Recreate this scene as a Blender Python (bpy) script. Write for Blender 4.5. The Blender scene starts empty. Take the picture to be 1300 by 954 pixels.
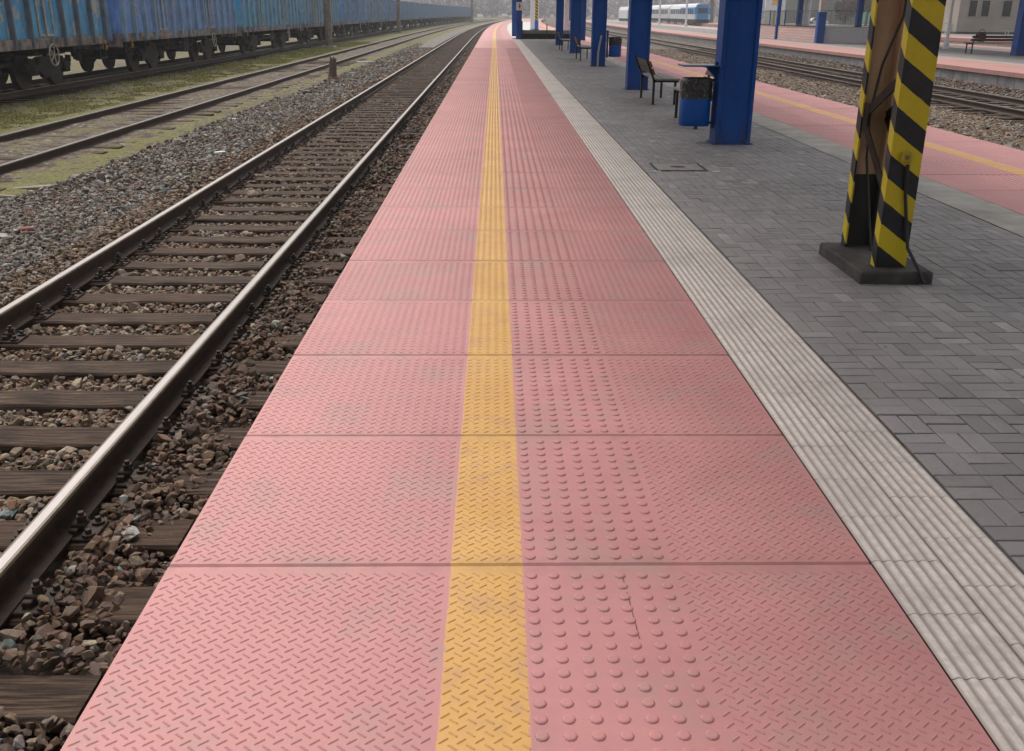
import bpy, bmesh, math, random
import numpy as np
from mathutils import Vector, Matrix
random.seed(7); rng = np.random.default_rng(7)
SC = bpy.context.scene
COL = SC.collection
R = math.radians

# ------------------------------------------------------------------ camera
CH = 1.6
def cam_axes(pitch, yaw, roll):
    cp, sp, cy, sy = math.cos(pitch), math.sin(pitch), math.cos(yaw), math.sin(yaw)
    f = Vector((sy*cp, cy*cp, -sp)); r = Vector((cy, -sy, 0)); u = r.cross(f)
    cr, sr = math.cos(roll), math.sin(roll)
    return f, cr*r + sr*u, -sr*r + cr*u
cf, cr_, cu = cam_axes(R(19.5), R(1.15), R(.43))
cam = bpy.data.cameras.new('camera'); camo = bpy.data.objects.new('camera', cam); COL.objects.link(camo)
M = Matrix((( cr_.x, cu.x, -cf.x, 0), (cr_.y, cu.y, -cf.y, 0), (cr_.z, cu.z, -cf.z, CH), (0, 0, 0, 1)))
camo.matrix_world = M
cam.sensor_width = 36; cam.lens = 36*1173/1300; cam.shift_y = -45/1300
cam.clip_start = .05; cam.clip_end = 4000
SC.camera = camo

# ------------------------------------------------------------------ world, sun, exposure
SUN_EL, SUN_AZ = 56, 334          # degrees; azimuth clockwise from +Y
w = bpy.data.worlds.new('World'); SC.world = w; w.use_nodes = True
nt = w.node_tree; nt.nodes.clear()
sky = nt.nodes.new('ShaderNodeTexSky'); sky.sky_type = 'NISHITA'; sky.sun_disc = False
sky.sun_elevation = R(SUN_EL); sky.sun_rotation = R(SUN_AZ); sky.air_density = 2.0; sky.dust_density = 5.0
hs = nt.nodes.new('ShaderNodeHueSaturation'); hs.inputs['Saturation'].default_value = .28
bg = nt.nodes.new('ShaderNodeBackground'); bg.inputs['Strength'].default_value = .13
wo = nt.nodes.new('ShaderNodeOutputWorld')
nt.links.new(sky.outputs[0], hs.inputs['Color']); nt.links.new(hs.outputs[0], bg.inputs[0]); nt.links.new(bg.outputs[0], wo.inputs[0])
sl = bpy.data.lights.new('sun', 'SUN'); sl.energy = 1.3; sl.angle = R(38); sl.color = (1, .96, .9)
so = bpy.data.objects.new('sun', sl); COL.objects.link(so)
d = Vector((math.sin(R(SUN_AZ))*math.cos(R(SUN_EL)), math.cos(R(SUN_AZ))*math.cos(R(SUN_EL)), math.sin(R(SUN_EL))))
so.rotation_euler = d.to_track_quat('Z', 'Y').to_euler()
SC.view_settings.view_transform = 'Standard'; SC.view_settings.look = 'None'
SC.view_settings.exposure = .34; SC.view_settings.gamma = 1; SC.view_settings.use_curve_mapping = False
SC.cycles.use_denoising = True
SC.cycles.max_bounces = 5; SC.cycles.diffuse_bounces = 3; SC.cycles.glossy_bounces = 2; SC.cycles.volume_bounces = 0
SC.cycles.transparent_max_bounces = 8

# ------------------------------------------------------------------ helpers
ZR = -.303         # rail top
ZG = -.485         # ballast / ground level
def cv(y):         # the whole station bends gently to the right far away
    y = np.asarray(y, float)
    return np.maximum(0, y-75)**2/5600.
def cva(y): return math.atan(max(0, y-75)*2/5600.)

def tag(o, label=None, cat=None, group=None, kind=None):
    if label: o['label'] = label
    if cat: o['category'] = cat
    if group: o['group'] = group
    if kind: o['kind'] = kind
    return o
def link(name, me, parent=None, mat=None):
    o = bpy.data.objects.new(name, me); COL.objects.link(o)
    if parent is not None: o.parent = parent
    if mat is not None and me is not None:
        if not me.materials: me.materials.append(mat)
    return o
def empty(name, loc, rz=0):
    o = bpy.data.objects.new(name, None); COL.objects.link(o)
    o.location = loc; o.rotation_euler = (0, 0, rz); o.empty_display_size = .1
    return o
def raw_mesh(name, V, polys, mat=None, attrs=None, smooth=False, matidx=None):
    """polys: list of int arrays (n,k)"""
    me = bpy.data.meshes.new(name)
    V = np.ascontiguousarray(V, np.float32)
    me.vertices.add(len(V)); me.vertices.foreach_set('co', V.ravel())
    loops = np.concatenate([p.ravel() for p in polys]).astype(np.int32)
    tot = np.concatenate([np.full(len(p), p.shape[1], np.int32) for p in polys])
    start = np.concatenate([[0], np.cumsum(tot)[:-1]]).astype(np.int32)
    me.loops.add(len(loops)); me.loops.foreach_set('vertex_index', loops)
    me.polygons.add(len(tot)); me.polygons.foreach_set('loop_start', start)
    try: me.polygons.foreach_set('loop_total', tot)
    except Exception: pass
    if matidx is not None: me.polygons.foreach_set('material_index', np.ascontiguousarray(matidx, np.int32))
    me.update(calc_edges=True)
    me.validate()
    for k, a in (attrs or {}).items():
        a = np.ascontiguousarray(a, np.float32)
        if a.ndim == 2:
            if a.shape[1] == 3: a = np.hstack([a, np.ones((len(a), 1), np.float32)])
            at = me.attributes.new(k, 'FLOAT_COLOR', 'POINT'); at.data.foreach_set('color', np.ascontiguousarray(a, np.float32).ravel())
        else:
            at = me.attributes.new(k, 'FLOAT', 'POINT'); at.data.foreach_set('value', a)
    me.polygons.foreach_set('use_smooth', np.full(len(tot), bool(smooth)))
    if mat is not None:
        for m in (mat if isinstance(mat, (list, tuple)) else [mat]): me.materials.append(m)
    return me

class MB:
    """collects boxes, bars, tubes, lathes; one mesh"""
    def __init__(s): s.bm = bmesh.new(); s.mi = 0
    def _m(s, fs):
        for f in fs: f.material_index = s.mi
    def box(s, x0, x1, y0, y1, z0, z1, bev=0):
        r = bmesh.ops.create_cube(s.bm, size=1)
        vs = r['verts']
        for v in vs: v.co = Vector((x0+(v.co.x+.5)*(x1-x0), y0+(v.co.y+.5)*(y1-y0), z0+(v.co.z+.5)*(z1-z0)))
        fs = list({f for v in vs for f in v.link_faces}); s._m(fs)
        if bev:
            es = list({e for v in vs for e in v.link_edges})
            bmesh.ops.bevel(s.bm, geom=es, offset=bev, segments=1, affect='EDGES')
        return s
    def bar(s, a, b, w, t, up=(0, 0, 1)):
        a, b = Vector(a), Vector(b); d = (b-a).normalized(); u = Vector(up)
        x = d.cross(u)
        if x.length < 1e-4: x = d.cross(Vector((1, 0, 0)))
        x.normalize(); z = x.cross(d).normalized()
        c = []
        for p in (a, b):
            for sx, sz in ((-1, -1), (1, -1), (1, 1), (-1, 1)): c.append(s.bm.verts.new(p+x*sx*w/2+z*sz*t/2))
        fs = [s.bm.faces.new([c[i] for i in q]) for q in ((3, 2, 1, 0), (4, 5, 6, 7), (0, 1, 5, 4), (1, 2, 6, 5), (2, 3, 7, 6), (3, 0, 4, 7))]
        s._m(fs); return s
    def tube(s, pts, r, n=8, r2=None):
        pts = [Vector(p) for p in pts]; rings = []
        for i, p in enumerate(pts):
            d = (pts[min(i+1, len(pts)-1)]-pts[max(i-1, 0)]).normalized()
            x = d.cross(Vector((0, 0, 1)))
            if x.length < 1e-3: x = Vector((1, 0, 0))
            x.normalize(); y = d.cross(x)
            rr = r if r2 is None else r+(r2-r)*i/(len(pts)-1)
            rings.append([s.bm.verts.new(p+(x*math.cos(k*2*math.pi/n)+y*math.sin(k*2*math.pi/n))*rr) for k in range(n)])
        fs = []
        for a, b in zip(rings, rings[1:]):
            for k in range(n): fs.append(s.bm.faces.new((a[k], a[(k+1) % n], b[(k+1) % n], b[k])))
        fs.append(s.bm.faces.new(rings[0][::-1])); fs.append(s.bm.faces.new(rings[-1]))
        s._m(fs); return s
    def cyl(s, c, axis, r, h, n=20):
        c = Vector(c); a = Vector(axis).normalized(); return s.tube([c-a*h/2, c+a*h/2], r, n)
    def ring(s, c, axis, rad, r, n=24, m=6):
        a = Vector(axis).normalized(); x = a.orthogonal().normalized(); y = a.cross(x); c = Vector(c); rings = []
        for i in range(n):
            t = i*2*math.pi/n; o = x*math.cos(t)+y*math.sin(t)
            rings.append([s.bm.verts.new(c+o*(rad+r*math.cos(k*2*math.pi/m))+a*r*math.sin(k*2*math.pi/m)) for k in range(m)])
        fs = []
        for i in range(n):
            p, q = rings[i], rings[(i+1) % n]
            for k in range(m): fs.append(s.bm.faces.new((p[k], p[(k+1) % m], q[(k+1) % m], q[k])))
        s._m(fs); return s
    def prism(s, pts, y0, y1, axis='y'):
        """polygon pts (a,b) extruded along axis"""
        def P(a, b, t): return {'y': (a, t, b), 'x': (t, a, b), 'z': (a, b, t)}[axis]
        A = [s.bm.verts.new(P(a, b, y0)) for a, b in pts]; B = [s.bm.verts.new(P(a, b, y1)) for a, b in pts]
        n = len(pts); fs = [s.bm.faces.new((A[i], A[(i+1) % n], B[(i+1) % n], B[i])) for i in range(n)]
        fs += [s.bm.faces.new(A[::-1]), s.bm.faces.new(B)]
        s._m(fs); return s
    def mesh(s, name, mat):
        bmesh.ops.recalc_face_normals(s.bm, faces=s.bm.faces[:])
        me = bpy.data.meshes.new(name); s.bm.to_mesh(me); s.bm.free()
        for m in (mat if isinstance(mat, (list, tuple)) else [mat]): me.materials.append(m)
        return me
    def build(s, name, mat, parent=None, smooth=False):
        me = s.mesh(name, mat)
        if smooth: me.polygons.foreach_set('use_smooth', [True]*len(me.polygons))
        return link(name, me, parent)

def copy_tree(o, parent=None):
    c = o.copy(); COL.objects.link(c); c.parent = parent
    for ch in o.children: copy_tree(ch, c)
    return c

def vnoise(x, y, seed=0):
    x = np.asarray(x, float); y = np.asarray(y, float)
    xi = np.floor(x).astype(np.int64); yi = np.floor(y).astype(np.int64)
    fx = x-xi; fy = y-yi; fx = fx*fx*(3-2*fx); fy = fy*fy*(3-2*fy)
    def h(a, b):
        n = (a*374761393+b*668265263+seed*974634777) & 0x7fffffff
        n = (n ^ (n >> 13))*1274126177 & 0x7fffffff
        return ((n ^ (n >> 16)) & 0xffff)/65535.
    return (h(xi, yi)*(1-fx)+h(xi+1, yi)*fx)*(1-fy)+(h(xi, yi+1)*(1-fx)+h(xi+1, yi+1)*fx)*fy
def fbm(x, y, seed=0, o=4):
    s = 0; a = .5; t = 0
    for i in range(o): s = s+a*vnoise(x*2**i, y*2**i, seed+i); t += a; a *= .5
    return s/t

# ------------------------------------------------------------------ materials
class NM:
    def __init__(s, name):
        s.m = bpy.data.materials.new(name); s.m.use_nodes = True; s.nt = s.m.node_tree
        s.b = s.nt.nodes['Principled BSDF']; s.b.inputs['Roughness'].default_value = .7
    def n(s, t, **k):
        o = s.nt.nodes.new(t)
        for a, v in k.items():
            if a.startswith('_'):
                o.inputs[int(a[1:]) if a[1:].isdigit() else a[1:]].default_value = v
            else: setattr(o, a, v)
        return o
    def l(s, a, b): s.nt.links.new(a, b); return s
    def coord(s, kind='Object', scale=(1, 1, 1)):
        t = s.n('ShaderNodeTexCoord'); mp = s.n('ShaderNodeMapping'); mp.inputs['Scale'].default_value = scale
        s.l(t.outputs[kind], mp.inputs[0]); return mp.outputs[0]
    def geo(s, scale=(1, 1, 1)):
        t = s.n('ShaderNodeNewGeometry'); mp = s.n('ShaderNodeMapping'); mp.inputs['Scale'].default_value = scale
        s.l(t.outputs['Position'], mp.inputs[0]); return mp.outputs[0]
    def noise(s, vec, scale, detail=4, rough=.6):
        o = s.n('ShaderNodeTexNoise'); o.inputs['Scale'].default_value = scale; o.inputs['Detail'].default_value = detail
        o.inputs['Roughness'].default_value = rough
        if vec is not None: s.l(vec, o.inputs['Vector'])
        return o.outputs['Fac']
    def ramp(s, fac, pts):
        o = s.n('ShaderNodeValToRGB'); e = o.color_ramp.elements
        while len(e) < len(pts): e.new(.5)
        for i, (p, c) in enumerate(pts):
            e[i].position = p; e[i].color = (*c, 1) if len(c) == 3 else c
        s.l(fac, o.inputs[0]); return o.outputs[0]
    def mix(s, fac, a, b, mode='MIX'):
        o = s.n('ShaderNodeMix', data_type='RGBA', blend_type=mode)
        for k, v in ((0, fac), (6, a), (7, b)):
            if hasattr(v, 'is_linked') or hasattr(v, 'links'): s.l(v, o.inputs[k])
            elif k == 0: o.inputs[0].default_value = v
            else: o.inputs[k].default_value = (*v, 1) if len(v) == 3 else v
        return o.outputs[2]
    def math(s, op, a, b=None, c=None):
        o = s.n('ShaderNodeMath', operation=op)
        for k, v in enumerate((a, b, c)):
            if v is None: continue
            if isinstance(v, (int, float)): o.inputs[k].default_value = v
            else: s.l(v, o.inputs[k])
        return o.outputs[0]
    def rr(s, v, a, b, c=0, d=1):
        o = s.n('ShaderNodeMapRange'); s.l(v, o.inputs[0])
        for i, x in enumerate((a, b, c, d)): o.inputs[i+1].default_value = x
        return o.outputs[0]
    def attr(s, name, out='Color'):
        o = s.n('ShaderNodeAttribute', attribute_name=name); return o.outputs[out]
    def bump(s, h, strength=.3, dist=.01):
        o = s.n('ShaderNodeBump'); o.inputs['Strength'].default_value = strength; o.inputs['Distance'].default_value = dist
        s.l(h, o.inputs['Height']); s.l(o.outputs[0], s.b.inputs['Normal']); return s
    def base(s, c):
        if isinstance(c, tuple): s.b.inputs['Base Color'].default_value = (*c, 1)
        else: s.l(c, s.b.inputs['Base Color'])
        return s
    def set(s, **k):
        for a, v in k.items():
            i = s.b.inputs[a.replace('_', ' ')]
            if isinstance(v, (int, float)): i.default_value = v
            else: s.l(v, i)
        return s

def simple(name, c, rough=.6, metal=0, var=.12, scale=6, bump=0, bscale=40, coord='Object'):
    n = NM(name); v = n.coord(coord)
    f = n.noise(v, scale, 5)
    lo = tuple(x*(1-var*2) for x in c); hi = tuple(min(1, x*(1+var*1.6)) for x in c)
    n.base(n.ramp(f, [(.3, lo), (.7, hi)])); n.set(Roughness=rough, Metallic=metal)
    if bump: n.bump(n.noise(v, bscale, 4), bump, .005)
    return n.m

SLC = .9213; PINK = (.575, .25, .242); PINKD = (.50, .195, .185)
def grime(n, col, g, amount=.35, dark=(.20, .15, .13), sc=1.6):
    """dirt patches lying on a floor surface, in world position"""
    f = n.rr(n.noise(g, sc, 7, .65), .46, .64)
    f2 = n.rr(n.noise(g, sc*9, 5, .7), .5, .65)
    f = n.math('MULTIPLY', n.math('ADD', n.math('MULTIPLY', f, .7), n.math('MULTIPLY', f2, .35)), amount)
    return n.mix(f, col, dark)
def spots(n, g, c, colr, scale, r, gate, amt):
    vo = n.n('ShaderNodeTexVoronoi'); vo.inputs['Scale'].default_value = scale; n.l(g, vo.inputs['Vector'])
    sp = n.n('ShaderNodeSeparateColor'); n.l(vo.outputs['Color'], sp.inputs[0])
    f = n.math('MULTIPLY', n.math('MULTIPLY', n.math('LESS_THAN', vo.outputs['Distance'], r), n.math('GREATER_THAN', sp.outputs[0], gate)), amt)
    return n.mix(f, c, colr)
def tread_mat(name, c, barmix):
    n = NM(name); g = n.geo()
    oi = n.n('ShaderNodeObjectInfo')
    c1 = n.mix(n.rr(n.noise(g, .8, 5), .35, .65), tuple(x*.93 for x in c), tuple(min(1, x*1.06) for x in c))
    c2 = n.mix(n.rr(oi.outputs['Random'], 0, 1, 0, .34), c1, (c[0]*.72, c[1]*.78, c[2]*.8))
    # trodden dirt in patches; its ramp across the platform also paints canopy shade
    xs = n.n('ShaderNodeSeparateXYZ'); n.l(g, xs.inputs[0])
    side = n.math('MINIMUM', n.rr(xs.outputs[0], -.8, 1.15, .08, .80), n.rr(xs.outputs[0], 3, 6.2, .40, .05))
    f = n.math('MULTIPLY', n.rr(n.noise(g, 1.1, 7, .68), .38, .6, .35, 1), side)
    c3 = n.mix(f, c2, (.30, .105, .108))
    gr = n.math('MULTIPLY', n.rr(n.noise(g, 2.3, 8, .72), .50, .62), .40); c3 = n.mix(gr, c3, (.34, .245, .215))
    so = n.n('ShaderNodeSeparateXYZ'); n.l(n.coord('Object'), so.inputs[0])
    ed = n.math('MAXIMUM', n.rr(so.outputs[1], .07, .0), n.rr(so.outputs[1], SLC-.07, SLC))
    ed = n.math('MULTIPLY', ed, n.rr(n.noise(g, 9, 7, .75), .42, .6)); c3 = n.mix(n.math('MULTIPLY', ed, .55), c3, (.30, .15, .135))
    spk = n.rr(n.noise(g, 260, 2, .5), .62, .75)
    c4 = n.mix(n.math('MULTIPLY', spk, .3), c3, (.25, .13, .12))
    c4 = spots(n, g, c4, (.10, .06, .055), 5, .045, .80, .7); c4 = spots(n, n.geo((1.1, 1, 1)), c4, (.5, .40, .37), 7, .035, .88, .5)
    if barmix: c4 = n.mix(barmix, c4, (.20, .09, .085))
    n.base(c4); n.set(Roughness=.62)
    n.bump(n.noise(g, 180, 4), .12, .002)
    return n.m
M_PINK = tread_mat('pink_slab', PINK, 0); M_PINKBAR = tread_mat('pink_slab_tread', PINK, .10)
def yel(name, dark):
    n = NM(name); g = n.geo()
    c = n.mix(n.rr(n.noise(g, 1.5, 5), .35, .7), (.58, .30, .068), (.65, .36, .10))
    c = n.mix(n.math('MULTIPLY', n.rr(n.noise(g, 7, 7, .7), .50, .64), .35), c, (.42, .22, .14))
    so = n.n('ShaderNodeSeparateXYZ'); n.l(n.coord('Object'), so.inputs[0])
    e = n.math('ABSOLUTE', n.math('SUBTRACT', so.outputs[0], .9665)); e = n.math('ADD', e, n.math('MULTIPLY', n.rr(n.noise(g, 38, 5, .7), .3, .7, -1, 1), .006))
    c = n.mix(n.math('GREATER_THAN', e, .1085), c, (.52, .23, .215))
    ed = n.math('MAXIMUM', n.rr(so.outputs[1], .06, .0), n.rr(so.outputs[1], SLC-.06, SLC)); c = n.mix(n.math('MULTIPLY', ed, n.rr(n.noise(g, 12, 6, .75), .42, .6, 0, .6)), c, (.36, .22, .09))
    if dark:
        c = n.mix(n.rr(n.noise(g, 11, 6, .75), .50, .58, .0, .45), c, (.48, .25, .17)); c = n.mix(dark, c, (.35, .16, .04))
    n.base(c); n.set(Roughness=.55); n.bump(n.noise(g, 180, 4), .12, .002); return n.m
M_YEL = yel('yellow_paint', 0); M_YELBAR = yel('yellow_paint_tread', .05)
M_JOINT = simple('joint_dirt', (.10, .055, .05), .9)
def rib_mat():
    n = NM('ribbed_tile'); g = n.geo()
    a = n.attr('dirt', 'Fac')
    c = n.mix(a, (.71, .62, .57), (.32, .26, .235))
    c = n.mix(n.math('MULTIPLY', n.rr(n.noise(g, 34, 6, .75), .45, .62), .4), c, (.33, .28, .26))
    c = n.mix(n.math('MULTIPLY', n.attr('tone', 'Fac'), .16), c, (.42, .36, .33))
    c = grime(n, c, g, .42, (.22, .18, .16), 1.4); c = spots(n, g, c, (.09, .07, .06), 6, .05, .78, .75)
    n.base(c); n.set(Roughness=.75); n.bump(n.noise(g, 220, 4), .3, .002); return n.m
M_RIB = rib_mat()
def paver_mat():
    n = NM('grey_block'); g = n.geo()
    c = n.attr('col')
    c = n.mix(n.rr(n.noise(g, 60, 5, .7), .4, .62, 0, .4), c, (.225, .198, .19))
    c = grime(n, c, g, .45, (.13, .112, .105), .8)
    wh = n.math('MULTIPLY', n.rr(n.noise(g, 2.2, 8, .75), .58, .68), .3)
    c = n.mix(wh, c, (.34, .31, .29))
    c = spots(n, g, c, (.06, .052, .05), 4, .06, .72, .7); c = spots(n, n.geo((1.1, 1, 1)), c, (.42, .39, .36), 5, .05, .80, .55); c = spots(n, n.geo((1, 1.2, 1)), c, (.5, .47, .42), 9, .05, .9, .5)
    n.base(c); n.set(Roughness=.8); n.bump(n.noise(g, 150, 5, .7), .35, .003); return n.m
M_PAVE = paver_mat()
def stone_mat():
    n = NM('ballast_stone'); v = n.geo(); c = n.attr('col')
    c = n.mix(n.rr(n.noise(v, 70, 5, .7), .42, .6, 0, .6), c, (.10, .065, .045), 'MIX')
    n.base(c); n.set(Roughness=.85); n.bump(n.noise(v, 90, 5, .7), .5, .006); return n.m
M_STONE = stone_mat()
def ground_mat():
    n = NM('trackside_ground'); g = n.geo()
    vo = n.n('ShaderNodeTexVoronoi'); vo.inputs['Scale'].default_value = 17; n.l(g, vo.inputs['Vector'])
    rgb = n.n('ShaderNodeSeparateColor'); n.l(vo.outputs['Color'], rgb.inputs[0])
    r_ = rgb.outputs[0]
    brown = n.ramp(r_, [(0, (.035, .022, .016)), (.35, (.085, .055, .038)), (.7, (.14, .10, .075)), (.93, (.2, .16, .125)), (1, (.34, .30, .26))])
    grey = n.ramp(r_, [(0, (.05, .045, .04)), (.4, (.14, .125, .11)), (.75, (.21, .19, .17)), (1, (.40, .37, .34))])
    mossn = n.noise(g, 26, 6, .75)
    moss = n.ramp(mossn, [(.36, (.06, .045, .028)), (.46, (.13, .115, .04)), (.56, (.20, .19, .045)), (.68, (.28, .24, .085))])
    fine = n.noise(g, 3.2, 8, .72)
    gm = n.math('ADD', n.attr('grey', 'Fac'), n.rr(fine, 0, 1, -.5, .5)); gm = n.rr(gm, .42, .6)
    mm = n.math('ADD', n.attr('moss', 'Fac'), n.rr(n.noise(g, 2.6, 10, .8), .3, .7, -.75, .75)); mm = n.rr(mm, .50, .72)
    c = n.mix(gm, brown, grey)
    c = n.mix(mm, c, moss)
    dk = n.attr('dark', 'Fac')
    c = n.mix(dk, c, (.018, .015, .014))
    n.base(c); n.set(Roughness=.95)
    h = n.math('ADD', n.math('MULTIPLY', vo.outputs['Distance'], -1.0), n.noise(g, 40, 5, .7))
    n.bump(h, .8, .03); return n.m
M_GROUND = ground_mat()
def sleeper_mat():
    n = NM('sleeper_timber'); v = n.coord('Object', (1.2, 22, 22)); oi = n.n('ShaderNodeObjectInfo')
    add = n.n('ShaderNodeVectorMath', operation='ADD'); n.l(v, add.inputs[0]); n.l(oi.outputs['Location'], add.inputs[1])
    f = n.noise(add.outputs[0], 2.2, 8, .75)
    a = n.ramp(f, [(.36, (.010, .007, .007)), (.45, (.032, .021, .017)), (.54, (.085, .053, .036)), (.66, (.19, .13, .09))])
    c = n.mix(n.rr(oi.outputs['Random'], 0, 1, 0, .4), a, (.085, .048, .030))
    n.b.inputs['Specular IOR Level'].default_value = .2; n.base(c); n.set(Roughness=.85); n.bump(f, .9, .01); return n.m
M_SLEEP = sleeper_mat()
def rust_mat(name, c=(.055, .028, .018), c2=(.028, .016, .012), rough=.75):
    n = NM(name); g = n.geo(); f = n.noise(g, 14, 7, .7)
    n.base(n.ramp(f, [(.3, c2), (.6, c), (.8, tuple(x*1.7 for x in c))])); n.set(Roughness=rough, Metallic=.15)
    n.bump(n.noise(g, 90, 5, .7), .4, .004); return n.m
M_RAIL = rust_mat('rusty_rail_side', (.065, .036, .024), (.032, .02, .015))
M_RAILSIDE = rust_mat('rail_head_side', (.17, .13, .085), (.09, .065, .045), .5)
M_PLATE = rust_mat('rusty_baseplate', (.05, .03, .021), (.022, .014, .011))
def head_mat(name, c, rough, metal=.95):
    n = NM(name); g = n.geo((20, .4, 20)); f = n.noise(g, 3, 5)
    n.base(n.mix(n.rr(f, .3, .7), c, tuple(x*.8 for x in c))); n.set(Roughness=n.rr(f, .3, .7, rough, rough+.14), Metallic=metal); return n.m
M_HEAD = head_mat('polished_rail_head', (.30, .27, .265), .38)
M_HEAD2 = head_mat('dull_rail_head', (.11, .11, .115), .38, .7)
M_CONC = simple('old_concrete', (.30, .275, .26), .85, var=.18, scale=3, bump=.3)
M_CONCW = simple('pale_concrete_wall', (.40, .375, .37), .85, var=.14, scale=2, bump=.2)
M_CONCD = simple('dark_concrete', (.050, .042, .038), .85, var=.3, scale=7, bump=.4)
def colblue():
    n = NM('blue_column_paint'); v = n.coord('Object'); g = n.geo((1, 1, .25))
    zz = n.n('ShaderNodeSeparateXYZ'); n.l(v, zz.inputs[0])
    c = n.mix(n.rr(n.noise(g, 3, 6, .7), .4, .6), (.001, .052, .25), (.002, .070, .32))
    c = n.mix(n.math('MULTIPLY', n.math('MULTIPLY', n.rr(n.noise(n.geo(), 22, 7, .75), .575, .61), n.rr(zz.outputs[2], 1.2, .1, .08, 1)), .9), c, (.10, .06, .04))
    dd = n.math('MULTIPLY', n.rr(zz.outputs[2], .35, .0), n.rr(n.noise(n.geo(), 7, 6, .75), .42, .6)); c = n.mix(n.math('MULTIPLY', dd, .6), c, (.09, .08, .075))
    n.base(c); n.b.inputs['Specular IOR Level'].default_value = .22; n.set(Roughness=.5); n.bump(n.noise(g, 30, 4), .08, .003); return n.m
M_BLUE = colblue()
M_BINBLUE = simple('bin_blue_paint', (.002, .10, .46), .35, var=.08, scale=4)
M_BLACKM = simple('black_metal', (.012, .011, .012), .45, var=.2)
def bagmat():
    n = NM('black_plastic_bag'); v = n.coord('Object'); w = n.noise(v, 6, 2, .5)
    t = n.math('ABSOLUTE', n.math('SUBTRACT', w, .5)); f = n.rr(t, .010, .0)  # thin pale squiggles: highlights on the plastic painted into its colour
    n.base(n.mix(n.math('MULTIPLY', f, .5), (.012, .012, .013), (.30, .29, .29))); n.set(Roughness=.3); n.bump(n.noise(v, 14, 4), .8, .03); return n.m
M_BAG = bagmat()
M_WHITE = simple('white_paint', (.72, .72, .74), .5, var=.05)
M_GREYM = simple('grey_metal', (.38, .39, .42), .4, .4, var=.1)
def wood(name, a, b):
    n = NM(name); v = n.coord('Object', (14, 1, 14)); f = n.noise(v, 4, 7, .7)
    n.base(n.ramp(f, [(.35, a), (.65, b)])); n.set(Roughness=.6); n.bump(f, .3, .004); return n.m
M_SLAT = wood('weathered_bench_slat', (.17, .15, .145), (.30, .28, .27))
M_SLATD = wood('dark_brown_slat', (.045, .028, .02), (.11, .07, .05))
M_BROWNW = wood('brown_wood', (.06, .038, .03), (.14, .10, .08))
def hazard():
    n = NM('hazard_stripes'); t = n.n('ShaderNodeTexCoord'); x = n.n('ShaderNodeSeparateXYZ'); n.l(t.outputs['Object'], x.inputs[0])
    ph = n.math('ADD', x.outputs[2], n.math('ADD', n.math('MULTIPLY', x.outputs[0], .72), n.math('ADD', n.math('MULTIPLY', x.outputs[1], -.85), .0675)))
    fr = n.math('FRACT', n.math('MULTIPLY', n.math('ADD', ph, n.math('MULTIPLY', n.rr(n.noise(t.outputs['Object'], 9, 3), 0, 1, -1, 1), .006)), 1/.285))
    f = n.math('GREATER_THAN', fr, .5)
    y = n.mix(n.rr(n.noise(t.outputs['Object'], 5, 7, .7), .4, .75), (.62, .47, .008), (.50, .37, .008))
    y = n.mix(n.math('MULTIPLY', n.rr(n.noise(t.outputs['Object'], 30, 6, .8), .6, .8), .5), y, (.16, .10, .02))
    b = n.mix(n.rr(n.noise(t.outputs['Object'], 12, 7, .7), .4, .75), (.006, .006, .008), (.02, .02, .025))
    n.base(n.mix(f, y, b)); n.set(Roughness=.45); n.bump(n.noise(t.outputs['Object'], 40, 5, .7), .15, .004); return n.m
M_HAZ = hazard()
def brownsteel():
    n = NM('brown_painted_steel'); t = n.n('ShaderNodeTexCoord'); x = n.n('ShaderNodeSeparateXYZ'); n.l(t.outputs['Object'], x.inputs[0])
    f = n.noise(n.coord('Object', (1, 1, .3)), 6, 7, .7)
    c = n.ramp(f, [(.38, (.30, .185, .105)), (.52, (.37, .235, .14)), (.65, (.42, .28, .17))])
    b = n.math('LESS_THAN', x.outputs[2], .58)
    n.base(n.mix(b, c, (.012, .011, .011))); n.set(Roughness=.6); n.bump(f, .2, .005); return n.m
M_BROWNS = brownsteel()
M_DKSTEEL = simple('dark_brown_steel', (.030, .019, .013), .8, var=.3); M_DKSTEEL.node_tree.nodes['Principled BSDF'].inputs['Specular IOR Level'].default_value = .15

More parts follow.
